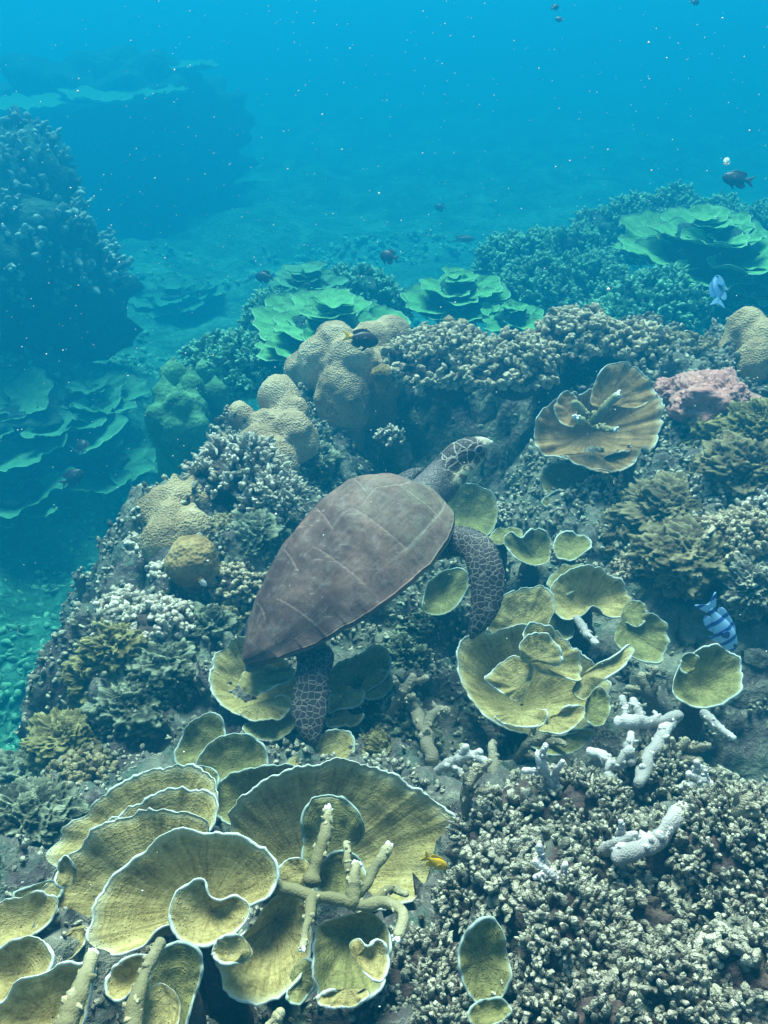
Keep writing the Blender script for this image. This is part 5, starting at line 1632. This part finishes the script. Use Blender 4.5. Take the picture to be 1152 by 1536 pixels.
m, nt, b = new_mat('fish_eye', 0.1, 0.5)
b.inputs['Base Color'].default_value = (0.01, 0.01, 0.012, 1)
M['fish_eye'] = m
black = fish_mat('black_fish', (0.022, 0.016, 0.022))
blacky = fish_mat('black_fish_with_yellow_tail', (0.040, 0.022, 0.022), (1.0, 0.52, 0.005))
blue = fish_mat('striped_blue_fish', (0.34, 0.62, 0.86), None, (0.03, 0.10, 0.32))
palef = fish_mat('pale_blue_fish', (0.06, 0.16, 0.38), (0.15, 0.28, 0.48), None, (0.16, 0.26, 0.42))
yellow = fish_mat('yellow_fish', (0.85, 0.52, 0.015))
orange = fish_mat('orange_and_white_fish', (0.9, 0.86, 0.75), (0.85, 0.35, 0.05))
grey = fish_mat('grey_fish', (0.10, 0.12, 0.12))
fish('black fish with a bright yellow tail in front of the tan lobed coral', 541, 508, 2.62, 54, -8, blacky, 0.22, 0.2, fin=0.8)
fish('blue fish with dark bars diving past the right slope', 1080, 938, 1.66, 92, -57, blue, 0.155, 0.25)
fish('small bright yellow fish over the large olive dish', 653, 1293, 1.19, 44, -33, yellow, 0.17, 0.3)
fish('pale blue fish hanging upright in front of the far ridge', 1077, 436, 4.3, 56, 78, palef, 0.17, 0.5)
fish('dark fish alone in the blue near the right edge, above the ridge', 1107, 269, 4.2, 40, 166, black, 0.23, 0.2)
fish('dark fish in the blue just over the curl-topped leaf coral', 584, 385, 4.4, 30, 160, black, 0.28, 0.3)
fish('dark fish beside the left edge of the curl-topped leaf coral', 397, 415, 4.6, 30, 172, black, 0.24, 0.3)
fish('faint dark fish far off in the blue, middle of the picture', 661, 311, 7.5, 18, 170, black, 0.28, 0.3)
fish('faint slender fish far off, left end of the far ridge', 697, 358, 6.2, 30, 2, grey, 0.14, 0.2)
fish('upper of two dark fish over the deep floor at left', 123, 670, 4.4, 26, 120, black, 0.32, 0.6)
fish('lower of two dark fish over the deep floor at left', 108, 717, 4.2, 36, 35, black, 0.26, 0.3)
fish('dark fish with a pale tail at the drop-off edge below the white-knobbed corals', 152, 938, 2.06, 44, 172, black, 0.24, 0.3)
fish('tiny orange and white fish at top right, above the lone dark fish', 1090, 242, 3.6, 14, 60, orange, 0.25, 0.4)
fish('tiny pinkish fish below the brain coral', 304, 873, 1.98, 17, -50, orange, 0.2, 0.3)
fish('tiny dark fish at the very top of the picture, right of centre', 832, 11, 5.0, 14, 30, black, 0.25, 0.3)
fish('second tiny dark fish at the top, below the first', 839, 29, 5.2, 12, 160, black, 0.25, 0.3)
fish('tiny dark fish at the top edge toward the right corner', 1042, 3, 5.2, 14, 10, black, 0.25, 0.3)

# ------------------------------------------------------------------ specks drifting in the water
rs = np.random.default_rng(950)
NS = 2600
d = rs.uniform(0.5, 1, NS) ** 0.6 * rs.uniform(0.6, 4.6, NS)
P = np.array([W(rs.uniform(-250, 1400), rs.uniform(-60, 1536) * rs.uniform(0.35, 1), q) for q in d])
ok = P[:, 2] < 0.15
P, d = P[ok], d[ok]
sz = rs.uniform(0.00022, 0.0007, len(P)) * (1 + 1.2 * (rs.uniform(0, 1, len(P)) > 0.93)) * np.sqrt(d)
oc = np.array([[1, 0, 0], [-1, 0, 0], [0, 1, 0], [0, -1, 0], [0, 0, 1], [0, 0, -1]], float)
ot = np.array([[0, 2, 4], [2, 1, 4], [1, 3, 4], [3, 0, 4], [2, 0, 5], [1, 2, 5], [3, 1, 5], [0, 3, 5]])
V = (P[:, None] + oc[None] * (sz[:, None] * rs.uniform(0.6, 1.5, (len(P), 1)))[..., None] * rs.uniform(0.6, 1.4, (len(P), 6, 1))).reshape(-1, 3)
T_ = (ot[None] + (np.arange(len(P)) * 6)[:, None, None]).reshape(-1, 3)
o = link_mesh('drifting_specks', V, T_, mat_rim('pale_specks', (0.85, 0.85, 0.8)))
tag(o, 'pale specks of plankton drifting in the blue water', 'plankton', None, 'stuff')

# ------------------------------------------------------------------ the water body: one even volume round everything
me = bpy.data.meshes.new('haze')
bm = bmesh.new()
bmesh.ops.create_cube(bm, size=1.0)
bm.to_mesh(me)
bm.free()
hz = bpy.data.objects.new('haze', me)
COL.objects.link(hz)
zlo, zhi = float(bz.min()) - 1.2, 0.35
hz.scale = (112, 112, zhi - zlo)
hz.location = (0, 0, (zhi + zlo) / 2)
hz['kind'] = 'stuff'
m = bpy.data.materials.new('sea_water')
m.use_nodes = True
nt = m.node_tree
nt.nodes.clear()
pv = nt.nodes.new('ShaderNodeVolumePrincipled')
pv.inputs['Color'].default_value = (*WATER_COLOR, 1)
pv.inputs['Absorption Color'].default_value = (*WATER_ABSORB, 1)
pv.inputs['Density'].default_value = WATER_DENSITY
pv.inputs['Anisotropy'].default_value = 0.40
out = nt.nodes.new('ShaderNodeOutputMaterial')
nt.links.new(pv.outputs[0], out.inputs['Volume'])
me.materials.append(m)
